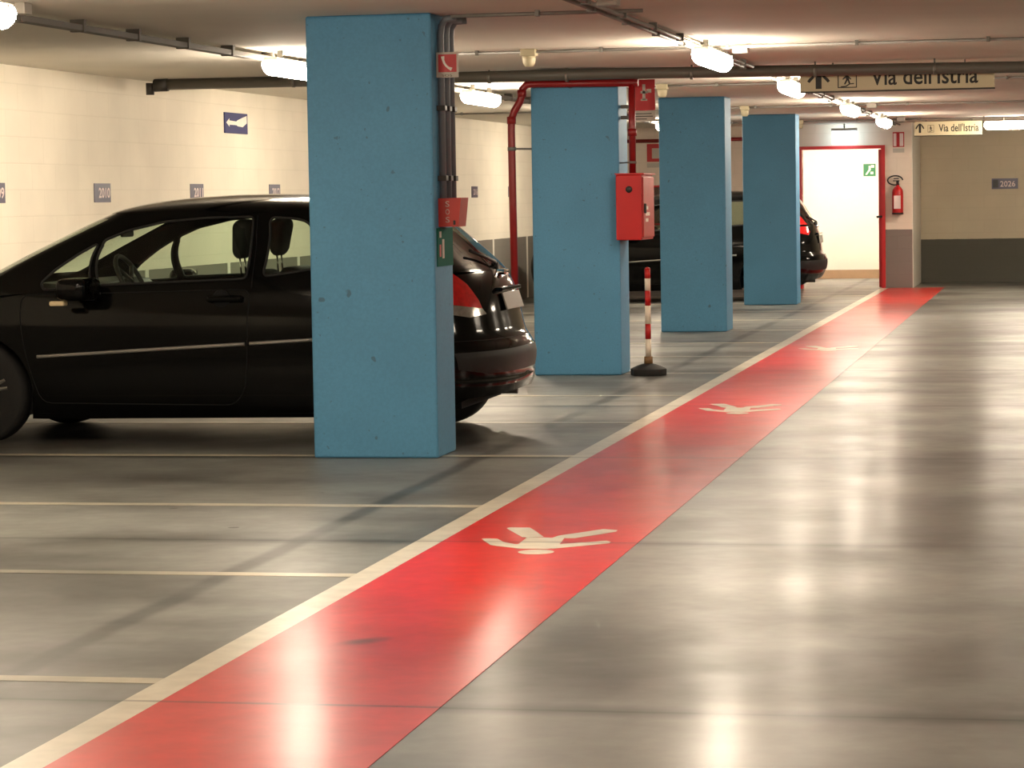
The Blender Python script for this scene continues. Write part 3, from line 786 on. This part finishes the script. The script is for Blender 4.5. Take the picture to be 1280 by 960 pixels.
# ------------------------------------------------------------------ cars
def interp(tab, x):
    """smooth monotone-ish interpolation through (x, y) pairs"""
    if x <= tab[0][0]: return tab[0][1]
    if x >= tab[-1][0]: return tab[-1][1]
    for i in range(len(tab)-1):
        if tab[i][0] <= x <= tab[i+1][0]:
            x0, y0 = tab[i]; x1, y1 = tab[i+1]; h = x1-x0; t = (x-x0)/h
            def sl(k):
                if k <= 0: return (tab[1][1]-tab[0][1])/(tab[1][0]-tab[0][0])
                if k >= len(tab)-1: return (tab[-1][1]-tab[-2][1])/(tab[-1][0]-tab[-2][0])
                a = (tab[k][1]-tab[k-1][1])/(tab[k][0]-tab[k-1][0]); b = (tab[k+1][1]-tab[k][1])/(tab[k+1][0]-tab[k][0])
                return 0 if a*b <= 0 else 2*a*b/(a+b)
            m0, m1 = sl(i)*h, sl(i+1)*h
            return (2*t**3-3*t**2+1)*y0+(t**3-2*t**2+t)*m0+(-2*t**3+3*t**2)*y1+(t**3-t**2)*m1
def inside(p, poly):
    x, y = p; r = False; j = len(poly)-1
    for i in range(len(poly)):
        xi, yi = poly[i]; xj, yj = poly[j]
        if (yi > y) != (yj > y) and x < (xj-xi)*(y-yi)/(yj-yi)+xi: r = not r
        j = i
    return r
def resample(poly, d, closed=True):
    out = []; n = len(poly)
    for i in range(n if closed else n-1):
        a, b = poly[i], poly[(i+1) % n]; L_ = math.hypot(b[0]-a[0], b[1]-a[1]); k = max(1, int(math.ceil(L_/d)))
        for j in range(k): out.append((a[0]+(b[0]-a[0])*j/k, a[1]+(b[1]-a[1])*j/k))
    if not closed: out.append(poly[-1])
    return out
def rounded(poly, r, n=5):
    out = []
    N = len(poly)
    for i in range(N):
        p0, p, p1 = Vector(poly[i-1]), Vector(poly[i]), Vector(poly[(i+1) % N])
        a, b = (p0-p), (p1-p); rr = min(r, a.length*.45, b.length*.45)
        A, B = p+a.normalized()*rr, p+b.normalized()*rr
        for k in range(n+1):
            t = k/n; q = (1-t)**2*A+2*t*(1-t)*p+t*t*B; out.append((q.x, q.y))
    return out

SA, SB, LF, LR = -1.43, 1.49, 1.35, 1.25
S0, S3 = SA-LF, SB+LR
class Shell:
    """half surface y>=0 described by plan curves: param (s, z) -> (x, y, z)"""
    def __init__(s, xf, xr, wd, af, ar, nf=2.4, nr=2.6):
        s.xf, s.xr, s.wd, s.af, s.ar, s.nf, s.nr = xf, xr, wd, af, ar, nf, nr
    def P(s, q, z):
        xr, xf, w_ = s.xr(z), s.xf(z), s.wd(z); xa, xb = xf+s.af, xr-s.ar
        if q > SB:
            t = min(1, (q-SB)/LR)*PI/2; e = 2/s.nr
            x = xb+s.ar*max(0, math.sin(t))**e; y = w_*max(0, math.cos(t))**e
        elif q < SA:
            t = min(1, (SA-q)/LF)*PI/2; e = 2/s.nf
            x = xa-s.af*max(0, math.sin(t))**e; y = w_*max(0, math.cos(t))**e
        else:
            x = xa+(xb-xa)*(q-SA)/(SB-SA); y = w_
        # gentle plan taper of the flanks towards both ends
        y *= 1-.028*((x+.1)/1.8)**4 if abs(x) < 2.3 else .93
        return Vector((x, y, z))
    def S(s, x, z):
        xa, xb = s.xf(z)+s.af, s.xr(z)-s.ar
        if x > xb:
            u = min(1, (x-xb)/s.ar); return SB+LR*math.asin(min(1, u**(s.nr/2)))/(PI/2)
        if x < xa:
            u = min(1, (xa-x)/s.af); return SA-LF*math.asin(min(1, u**(s.nf/2)))/(PI/2)
        return SA+(SB-SA)*(x-xa)/(xb-xa)
    def N(s, q, z):
        e = .006
        a = s.P(min(S3, q+e), z)-s.P(max(S0, q-e), z); b = s.P(q, z+e)-s.P(q, z-e)
        n = a.cross(b)*-1
        if n.length < 1e-9: return Vector((1 if q > 0 else -1, 0, 0))
        n.normalize()
        return n
def shell_meshes(sh, domain, holes, regions, step=.045):
    """cuts the parameter domain along all outlines; returns {region: (verts, tris, normals)}"""
    pts, edges = [], []
    def loop(pl):
        k = len(pts); pts.extend(pl); n = len(pl)
        edges.extend([(k+i, k+(i+1) % n) for i in range(n)])
    dom = resample(domain, step); loop(dom)
    hs_ = [resample(h, .03) for h in holes]; rs = [(n, resample(p, .03)) for n, p in regions]
    for h in hs_: loop(h)
    for _, p in rs: loop(p)
    x0, x1 = min(p[0] for p in dom), max(p[0] for p in dom); z0, z1 = min(p[1] for p in dom), max(p[1] for p in dom)
    base = [Vector(p) for p in pts]; cell = {}
    for p in base: cell.setdefault((int(p.x/step), int(p.y/step)), []).append(p)
    nx, nz = int((x1-x0)/step), int((z1-z0)/step)
    for i in range(1, nx):
        for j in range(1, nz+1):
            q = (x0+i*(x1-x0)/nx, z0+j*(z1-z0)/(nz+1))
            if not inside(q, dom): continue
            k = (int(q[0]/step), int(q[1]/step))
            if any((Vector(q)-p).length < step*.45 for a in (-1, 0, 1) for b in (-1, 0, 1) for p in cell.get((k[0]+a, k[1]+b), [])): continue
            pts.append(q)
    r = delaunay_2d_cdt([Vector(p) for p in pts], edges, [], 0, 1e-5)
    V, T = r[0], r[2]; out = {}
    for t in T:
        c = ((V[t[0]].x+V[t[1]].x+V[t[2]].x)/3, (V[t[0]].y+V[t[1]].y+V[t[2]].y)/3)
        if not inside(c, dom) or any(inside(c, h) for h in hs_): continue
        nm = 'body'
        for n, p in rs:
            if inside(c, p): nm = n
        out.setdefault(nm, []).append(t)
    res = {}
    for nm, ts in out.items():
        ids = sorted({i for t in ts for i in t}); mp = {i: k for k, i in enumerate(ids)}
        res[nm] = ([sh.P(V[i].x, V[i].y) for i in ids], [tuple(mp[i] for i in t) for t in ts], [sh.N(V[i].x, V[i].y) for i in ids])
    return res
def surf(name, parts, material, parent, off=0):
    """parts: list of (verts, tris, normals, side); one object with exact normals"""
    vs, fs, ns = [], [], []
    for V, T, N, sd in parts:
        k = len(vs)
        for v, n in zip(V, N):
            vs.append((v.x+n.x*off, (v.y+n.y*off)*sd, v.z+n.z*off)); ns.append((n.x, n.y*sd, n.z))
        for t in T:
            a, b, c = (Vector(vs[k+i]) for i in t); g = (b-a).cross(c-a)
            nn = Vector(ns[k+t[0]])+Vector(ns[k+t[1]])+Vector(ns[k+t[2]])
            fs.append([k+i for i in (t if g.dot(nn) >= 0 else t[::-1])])
    me = bpy.data.meshes.new(name); me.from_pydata(vs, [], fs); me.update()
    for p in me.polygons: p.use_smooth = True
    me.normals_split_custom_set_from_vertices(ns)
    me.materials.append(M[material])
    o = bpy.data.objects.new(name, me); C.objects.link(o); o.parent = parent
    return o

def build_car(cfg, origin, label):
    root = thing('car', label, 'car', (0, 0, 0))
    L = cfg
    lower = Shell(lambda z: interp(L['nose'], z), lambda z: interp(L['tail'], z), lambda z: interp(L['width'], z), .75, .60, 2.5, 2.7)
    upper = Shell(lambda z: interp(L['screen'], z), lambda z: interp(L['tail'], z), lambda z: interp(L['width'], z), .27, L.get('ur', .50), 2.4, 2.7)
    ZC = L['zc']
    def belt(x): return interp(L['belt'], x)
    WB = 1.315
    # ---- lower shell
    top = []
    n = 90
    for i in range(n+1):
        q = S0+(S3-S0)*i/n
        x = lower.P(q, .9).x; top.append((q, belt(x)))
    bot = [(S3, .30), (lower.S(1.80, .3), .27), (lower.S(1.63, .2), .20), (lower.S(.9, .2), .165), (lower.S(-.9, .2), .155), (lower.S(-1.7, .2), .17), (S0, .20)]
    domain = top+bot
    def arch(cx): return [(lower.S(cx+.375*math.cos(a), .315+.375*math.sin(a)), .315+.375*math.sin(a)) for a in [2*PI*i/40 for i in range(40)]]
    def Q(pl): return [(lower.S(x, z), z) for x, z in pl]
    door = Q(rounded([(-1.005, .93), (-1.01, .80), (-.99, .62), (-.93, .40), (-.88, .26), (.36, .245), (.435, .34), (.455, .6), (.47, .95)], .06, 3))
    lamp = L['lamp']; lens = L.get('lens')
    regs = [('door', door), ('bumper_strip', [(lower.S(1.75, .5), .45), (lower.S(1.73, .5), .55), (S3+.001, .56), (S3+.001, .42), (S3-.6, .42)]), ('lamp', [(a, z) for a, z in lamp])]
    if lens: regs.append(('lens', lens))
    regs = [r_ for r_ in regs]
    res = shell_meshes(lower, domain, [arch(-WB), arch(WB)], regs)
    bodyparts = [(*res['body'], sd) for sd in (-1, 1)]
    for sd in (-1, 1):
        if 'door' in res:
            d = surf('door', [(*res['door'], sd)], 'paint', root)
            # handle: recessed cup and grip
            p = lower.P(lower.S(.315, .895), .895); hy = p.y
            h = MB().box(.20, .43, min(sd*(hy-.004), sd*(hy+.034)), max(sd*(hy-.004), sd*(hy+.034)), .876, .916, .016, seg=4)
            ho = h.build('door_handle', 'paint', d)
            MB().lathe([(0, .004), (.05, .012), (.058, .0)], (.29, sd*hy, .895), 'y', 20, sign=sd).build('handle_cup', 'seam', ho)
        surf('tail_light', [(*res['lamp'], sd)], 'lens_red', root, .006)
        if 'lens' in res: surf('tail_light_lens', [(*res['lens'], sd)], 'lens_clear', root, .007)
    surf('bumper_strip', [(*res['bumper_strip'], sd) for sd in (-1, 1)], 'bumper', root, .006)
    # ---- upper shell
    bot_u = []
    for i in range(n+1):
        q = S0+(S3-S0)*i/n
        x = upper.P(q, 1.0).x; bot_u.append((q, belt(max(x, -1.35))-.004))
    dom_u = bot_u+[(S3, ZC), (0, ZC), (S0, ZC)]
    def QU(pl): return [(upper.S(x, z), z) for x, z in pl]
    holes_u = []; regs_u = []
    wins = L['windows']
    for nm, pl, r_ in wins: regs_u.append((nm, QU(rounded(pl, r_, 5))))
    if L.get('lamp_u'): regs_u.append(('lamp_u', L['lamp_u']))
    qs = L['screen_q']
    regs_u.append(('windshield', rounded([(S0-.001, 1.02), (S0-.001, ZC-.03), (SA-qs[1], ZC-.03), (SA-qs[0], 1.03)], .05)))
    qr = L['rear_q']
    regs_u.append(('rear_window', [(S3+.001, qr[2]), (S3+.001, qr[3]), (SB+qr[1], qr[3]), (SB+qr[1]-.03, qr[3]-.03), (SB+qr[0], qr[2]+.03), (SB+qr[0]+.04, qr[2])]))
    resu = shell_meshes(upper, dom_u, [], regs_u)
    bodyparts += [(*resu['body'], sd) for sd in (-1, 1)]
    surf('body_shell', bodyparts, 'paint', root)
    for nm, pl, r_ in wins:
        if nm in resu:
            for sd in (-1, 1):
                g_ = surf(nm, [(*resu[nm], sd)], 'glass', root)
                lp = resample(QU(rounded(pl, r_, 5)), .04)
                MB().tube([Vector((p.x, p.y*sd, p.z)) for p in [upper.P(a, b)+upper.N(a, b)*.002 for a, b in lp]], .008, 6, closed=True).build('window_seal', 'seal', g_)
    if 'lamp_u' in resu:
        for sd in (-1, 1): surf('tail_light_upper', [(*resu['lamp_u'], sd)], 'lens_red', root, .006)
    if 'windshield' in resu: surf('windshield', [(*resu['windshield'], sd) for sd in (-1, 1)], 'glass', root)
    if 'rear_window' in resu: surf('rear_window', [(*resu['rear_window'], sd) for sd in (-1, 1)], 'glass_dark', root)
    # ---- roof and bonnet caps
    def cap(name, sh, zf, q0, q1, ztop, pw, mt):
        N1, N2 = 70, 14; vs = []; fs = []
        for i in range(N1+1):
            q = q0+(q1-q0)*i/N1; p0 = sh.P(q, zf(q)); hh = max(0, ztop(p0.x)-p0.z)
            for j in range(-N2, N2+1):
                y = p0.y*math.sin(j/N2*PI/2); k = abs(y)/max(p0.y, 1e-6)
                vs.append((p0.x, y, p0.z+hh*max(0, 1-k**pw[0])**pw[1]))
        W_ = 2*N2+1
        for i in range(N1):
            for j in range(W_-1): a = i*W_+j; fs.append((a, a+1, a+W_+1, a+W_))
        b = MB(); b.mesh(vs, fs); bmesh.ops.remove_doubles(b.bm, verts=b.bm.verts, dist=1e-4)
        return b.build(name, mt, root, smooth=True)
    cap('roof', upper, lambda q: ZC, S0, S3, lambda x: interp(L['roof'], x), (2.6, .55), 'paint')
    qc = lower.S(-1.16, .95)
    cap('bonnet', lower, lambda q: belt(lower.P(q, .9).x), S0, qc, lambda x: interp(L['bonnet'], x), (2.6, .55), 'paint')
    # ---- panel gaps
    dl = [p for p in door]
    for sd in (-1, 1):
        pts = [lower.P(a, b) for a, b in resample(dl, .04)]
        MB().tube([Vector((p.x, p.y*sd, p.z)) for p in pts], .0035, 6, closed=True).build('door_gap', 'seam', root)
        up_l = resample([(.475, .96), (.485, 1.2), (.475, 1.40)], .04, False)
        MB().tube([Vector((p.x, p.y*sd, p.z)) for p in [upper.P(upper.S(x, z), z) for x, z in up_l]], .0035, 6).build('door_gap', 'seam', root)
        # moulding strip
        ml = resample([(-.90, .548), (-.1, .592), (.44, .620)], .08, False)
        pp = [lower.P(lower.S(x, z), z) for x, z in ml]
        MB().tube([Vector((p.x, (p.y+.004)*sd, p.z)) for p in pp], .011, 8).build('side_moulding', 'mould', root)
        ml = resample([(.47, .622), (.90, .645)], .08, False)
        pp = [lower.P(lower.S(x, z), z) for x, z in ml]
        MB().tube([Vector((p.x, (p.y+.004)*sd, p.z)) for p in pp], .011, 8).build('side_moulding', 'mould', root)
        # bumper seam
        bs_ = [lower.P(q, .62) for q in [SB+.35+(S3-SB-.35)*i/24 for i in range(25)]]
        MB().tube([Vector((p.x, p.y*sd, p.z)) for p in bs_], .003, 6).build('bumper_gap', 'seam', root)
        # mirror on the door
        bmx = L['mirror']
        mb = MB(); mb.box(bmx-.10, bmx+.09, .90, 1.13, .90, 1.035, .045, seg=4)
        for v in mb.bm.verts: v.co.x += (v.co.y-.9)*-.25; v.co.y *= sd
        mo = mb.build('door_mirror', 'paint', root, smooth=True)
        b = MB(); b.lathe([(0, .0), (.058, .0)], (bmx+.075, sd*1.02, .975), 'x', 20)
        mv = b
        for v in mv.bm.verts: v.co.y = sd*1.02+(v.co.y-sd*1.02)*1.35; v.co.x = bmx+.093-.25*(abs(v.co.y)-.9)
        mv.build('mirror_glass', 'chrome', mo)
        b = MB().box(bmx-.10, bmx+.02, .86, .93, .895, .925, .008)
        for v in b.bm.verts: v.co.y *= sd
        b.build('mirror_foot', 'trim', mo)
        b = MB().box(bmx-.195, bmx-.10, 1.02, 1.10, .868, .898, .010)
        for v in b.bm.verts: v.co.y *= sd
        b.build('side_repeater', 'orange', mo)
    # ---- wheels
    for cx in (-WB, WB):
        for sd in (-1, 1):
            yo = .865*sd
            ww = MB().lathe([(.20, -.20), (.29, -.20), (.312, -.185), (.318, -.16), (.318, -.04), (.312, -.015), (.29, .0), (.215, .0)], (cx, yo, .318), 'y', 48, sign=sd).build('wheel', 'tyre', root)
            rb = MB()
            rb.lathe([(.20, -.02), (.212, .0), (.215, -.01), (.20, -.10), (.19, -.14)], (cx, yo, .318), 'y', 48, sign=sd)
            for k in range(5):
                a = 2*PI*k/5+.3
                for da in (-.13, .13):
                    rb.tube([(cx+.04*math.cos(a), yo-.015*sd, .318+.04*math.sin(a)), (cx+.205*math.cos(a+da), yo-.01*sd, .318+.205*math.sin(a+da))], [.022, .014], 8)
            rb.lathe([(0, .0), (.04, -.003), (.05, -.02), (.05, -.06)], (cx, yo, .318), 'y', 24, sign=sd)
            rb.build('rim', 'rim', ww, smooth='auto')
            MB().lathe([(0, -.12), (.2, -.12), (.2, -.16), (0, -.16)], (cx, yo, .318), 'y', 32, sign=sd).build('brake_disc', 'dark_metal', ww)
    # ---- underside and inside
    u = MB()
    u.box(-1.80, 1.72, -.60, .60, .20, .32); u.box(-.92, .92, -.84, .84, .19, .26, .01)
    u.box(-1.75, -.98, -.60, .60, .30, .72); u.box(.98, 1.72, -.60, .60, .30, .66)
    u.build('underbody', 'seam', root)
    for cx in (-WB, WB):
        for sd in (-1, 1):
            b = MB(); vs = []; fs = []
            for i in range(25):
                a = -.35+(PI+.7)*i/24
                for y in (.60, .885): vs.append((cx+.374*math.cos(a), y*sd, .315+.374*math.sin(a)))
            for i in range(24): fs.append((2*i, 2*i+1, 2*i+3, 2*i+2))
            b.mesh(vs, fs); b.build('wheel_arch_liner', 'seam', root)
    b = MB(); b.prism([(-1.22, .70), (-1.22, .93), (-.95, 1.0), (-.72, .985), (-.62, .90), (-.66, .70)], (0, .72, 0), (1, 0, 0), (0, 0, 1), 1.44)
    b.build('dashboard', 'trim', root)
    for y in (-.42, .40):
        b = MB()
        b.box(.02, .56, y-.24, y+.24, .42, .56, .05, seg=3)
        rot = ((.5, y, .5), Matrix.Rotation(math.radians(14), 3, 'Y'))
        b.box(.40, .54, y-.23, y+.23, .48, 1.06, .05, rot=None, seg=3)
        so = b.build('front_seat', 'fabric', root, smooth=True)
        for v in so.data.vertices:
            if v.co.z > .6: v.co.x += (v.co.z-.6)*-.12
        hb_ = MB(); hb_.box(.235, .345, y-.13, y+.13, 1.13, 1.375, .05, seg=4)
        for v in hb_.bm.verts:
            k_ = max(0, (1.25-v.co.z)/.12)*.28; v.co.x += (v.co.z-1.13)*.12+(.29-v.co.x)*k_; v.co.y += (y-v.co.y)*k_
        ho = hb_.build('headrest', 'fabric', so, smooth=True)
        for dy in (-.05, .05): MB().tube([(.30, y+dy, 1.0), (.29, y+dy, 1.16)], .006, 6).build('headrest_rod', 'chrome', ho)
    b = MB(); b.box(.95, 1.35, -.62, .62, .40, .58, .05); b.box(1.22, 1.38, -.62, .62, .5, 1.02, .05, seg=3)
    b.build('rear_seat', 'fabric', root, smooth=True)
    st = MB(); c = Vector((-.44, -.42, 1.0)); ax = Matrix.Rotation(math.radians(62), 3, 'Y')
    ring = [c+ax @ Vector((.175*math.cos(a), .175*math.sin(a), 0)) for a in [2*PI*i/28 for i in range(28)]]
    st.tube(ring, .015, 8, closed=True)
    for a in (0, 2.2, 4.1): st.tube([c, c+ax @ Vector((.17*math.cos(a), .17*math.sin(a), 0))], .014, 8)
    st.tube([c, (-.70, -.42, .88)], .03, 8); st.build('steering_wheel', 'trim', root)
    MB().box(-.62, -.60, -.11, .11, 1.27, 1.33, .01).build('inner_mirror', 'trim', root)
    # ---- plate, wiper, badge, exhaust at the tail
    xr_ = interp(L['tail'], .84)
    b = MB(); b.box(xr_+.004, xr_+.014, -.26, .26, .785, .895, .003, rot=((xr_, 0, .84), Matrix.Rotation(math.radians(L['ptilt']), 3, 'Y')))
    po = b.build('licence_plate', 'plate', root)
    lt = MB(); lt.box(xr_-.04, xr_+.004, -.30, .30, .905, .93, .006); lt.build('plate_lamp_strip', 'paint', root)
    xw = interp(L['tail'], 1.08)
    b = MB(); b.tube([(xw+.02, 0, 1.06), (xw+.035, -.05, 1.085), (xw-.06, -.36, 1.16)], .010, 8); b.tube([(xw-.02, 0, 1.06), (xw+.045, 0, 1.06)], .022, 10)
    b.build('rear_wiper', 'trim', root)
    sp_ = MB(); zt = ZC-.0
    b = MB(); b.box(xr_-.10, xr_-.02, -.05, .05, 1.0, 1.04, .015); b.build('tailgate_badge', 'chrome', root)
    b = MB(); b.tube([(1.55, .45, .24), (1.86, .45, .24)], .024, 12); b.build('exhaust_pipe', 'dark_metal', root)
    root.location = origin
    return root

A = dict(
    tail=[(.15, 1.90), (.22, 1.965), (.30, 2.0), (.36, 2.02), (.41, 2.012), (.44, 2.02), (.52, 2.025), (.58, 2.005), (.64, 1.965), (.72, 1.945), (.84, 1.92), (.95, 1.885), (1.03, 1.84), (1.10, 1.775), (1.27, 1.585), (1.36, 1.47), (1.42, 1.38)],
    nose=[(.15, -2.0), (.3, -2.10), (.5, -2.13), (.7, -2.08), (.85, -1.98), (1.1, -1.7)],
    screen=[(.90, -1.62), (1.0, -1.46), (1.144, -1.19), (1.275, -.92), (1.36, -.74), (1.42, -.60)],
    width=[(.15, .80), (.22, .855), (.35, .885), (.55, .892), (.75, .888), (.90, .865), (1.0, .835), (1.1, .795), (1.25, .735), (1.36, .69), (1.42, .66)],
    belt=[(-2.13, .72), (-1.7, .80), (-1.3, .885), (-1.0, .935), (-.6, .955), (0, .985), (.5, 1.01), (1.0, 1.03), (1.85, 1.04)],
    bonnet=[(-2.13, .76), (-1.9, .86), (-1.6, .94), (-1.3, .995), (-1.1, 1.02)],
    roof=[(-.60, 1.425), (-.45, 1.465), (-.30, 1.495), (-.05, 1.52), (.30, 1.532), (.62, 1.526), (.95, 1.50), (1.2, 1.462), (1.38, 1.42)],
    zc=1.42, ptilt=-17, mirror=-.54,
    lamp=[(1.62, .90), (1.66, 1.0), (1.85, 1.045), (2.06, 1.03), (2.16, .96), (2.24, .86), (2.26, .81), (1.95, .84), (1.75, .87)],
    lens=[(1.75, .865), (1.95, .838), (2.26, .81), (2.30, .775), (2.1, .76), (1.85, .79)],
    windows=[('door_window', [(-.515, .985), (.44, 1.015), (.452, 1.39), (.15, 1.389), (-.12, 1.368), (-.35, 1.318), (-.505, 1.256)], .03),
             ('quarter_light', [(-.86, .958), (-.555, .972), (-.54, 1.24), (-.66, 1.175), (-.80, 1.08), (-.885, 1.00)], .02),
             ('side_rear_window', [(.545, 1.025), (.93, 1.08), (.90, 1.22), (.80, 1.355), (.72, 1.375), (.56, 1.388)], .04)],
    screen_q=(.26, .22), rear_q=(.52, .50, 1.075, 1.37))
car = build_car(A, (-5.325, 16.82, 0), 'nearer black three-door hatchback parked behind the nearest pillar')
B = dict(A)
B['tail'] = [(.15, 1.88), (.22, 1.93), (.30, 1.98), (.38, 2.03), (.52, 2.06), (.60, 2.05), (.66, 2.0), (.80, 1.985), (.94, 1.955), (1.02, 1.93), (1.10, 1.88), (1.25, 1.79), (1.36, 1.72), (1.42, 1.66)]
B['roof'] = [(-.60, 1.425), (-.45, 1.465), (-.30, 1.495), (-.05, 1.52), (.30, 1.532), (.8, 1.53), (1.2, 1.515), (1.5, 1.48), (1.66, 1.42)]
B['lamp'] = [(1.95, .93), (1.85, 1.15), (1.80, 1.40), (1.98, 1.40), (2.12, 1.2), (2.28, .95), (2.2, .90)]
B['lens'] = None
B['ptilt'] = -6
B['rear_q'] = (.62, .58, 1.08, 1.37)
B['windows'] = [A['windows'][0], A['windows'][1], ('side_rear_window', [(.545, 1.025), (1.12, 1.06), (1.10, 1.30), (1.02, 1.385), (.56, 1.39)], .04)]
B['belt'] = A['belt'][:-1]+[(1.95, 1.05)]
B['lamp_u'] = [(1.96, 1.045), (1.90, 1.40), (2.02, 1.40), (2.14, 1.2), (2.24, 1.045)]
B['rear_q'] = (.80, .72, 1.10, 1.37)
B['lamp'] = [(1.95, .93), (1.90, 1.02), (2.18, 1.02), (2.28, .95), (2.2, .90)]
car2 = build_car(B, (-5.31, 38.35, 0), 'distant black hatchback parked behind the two farthest pillars')
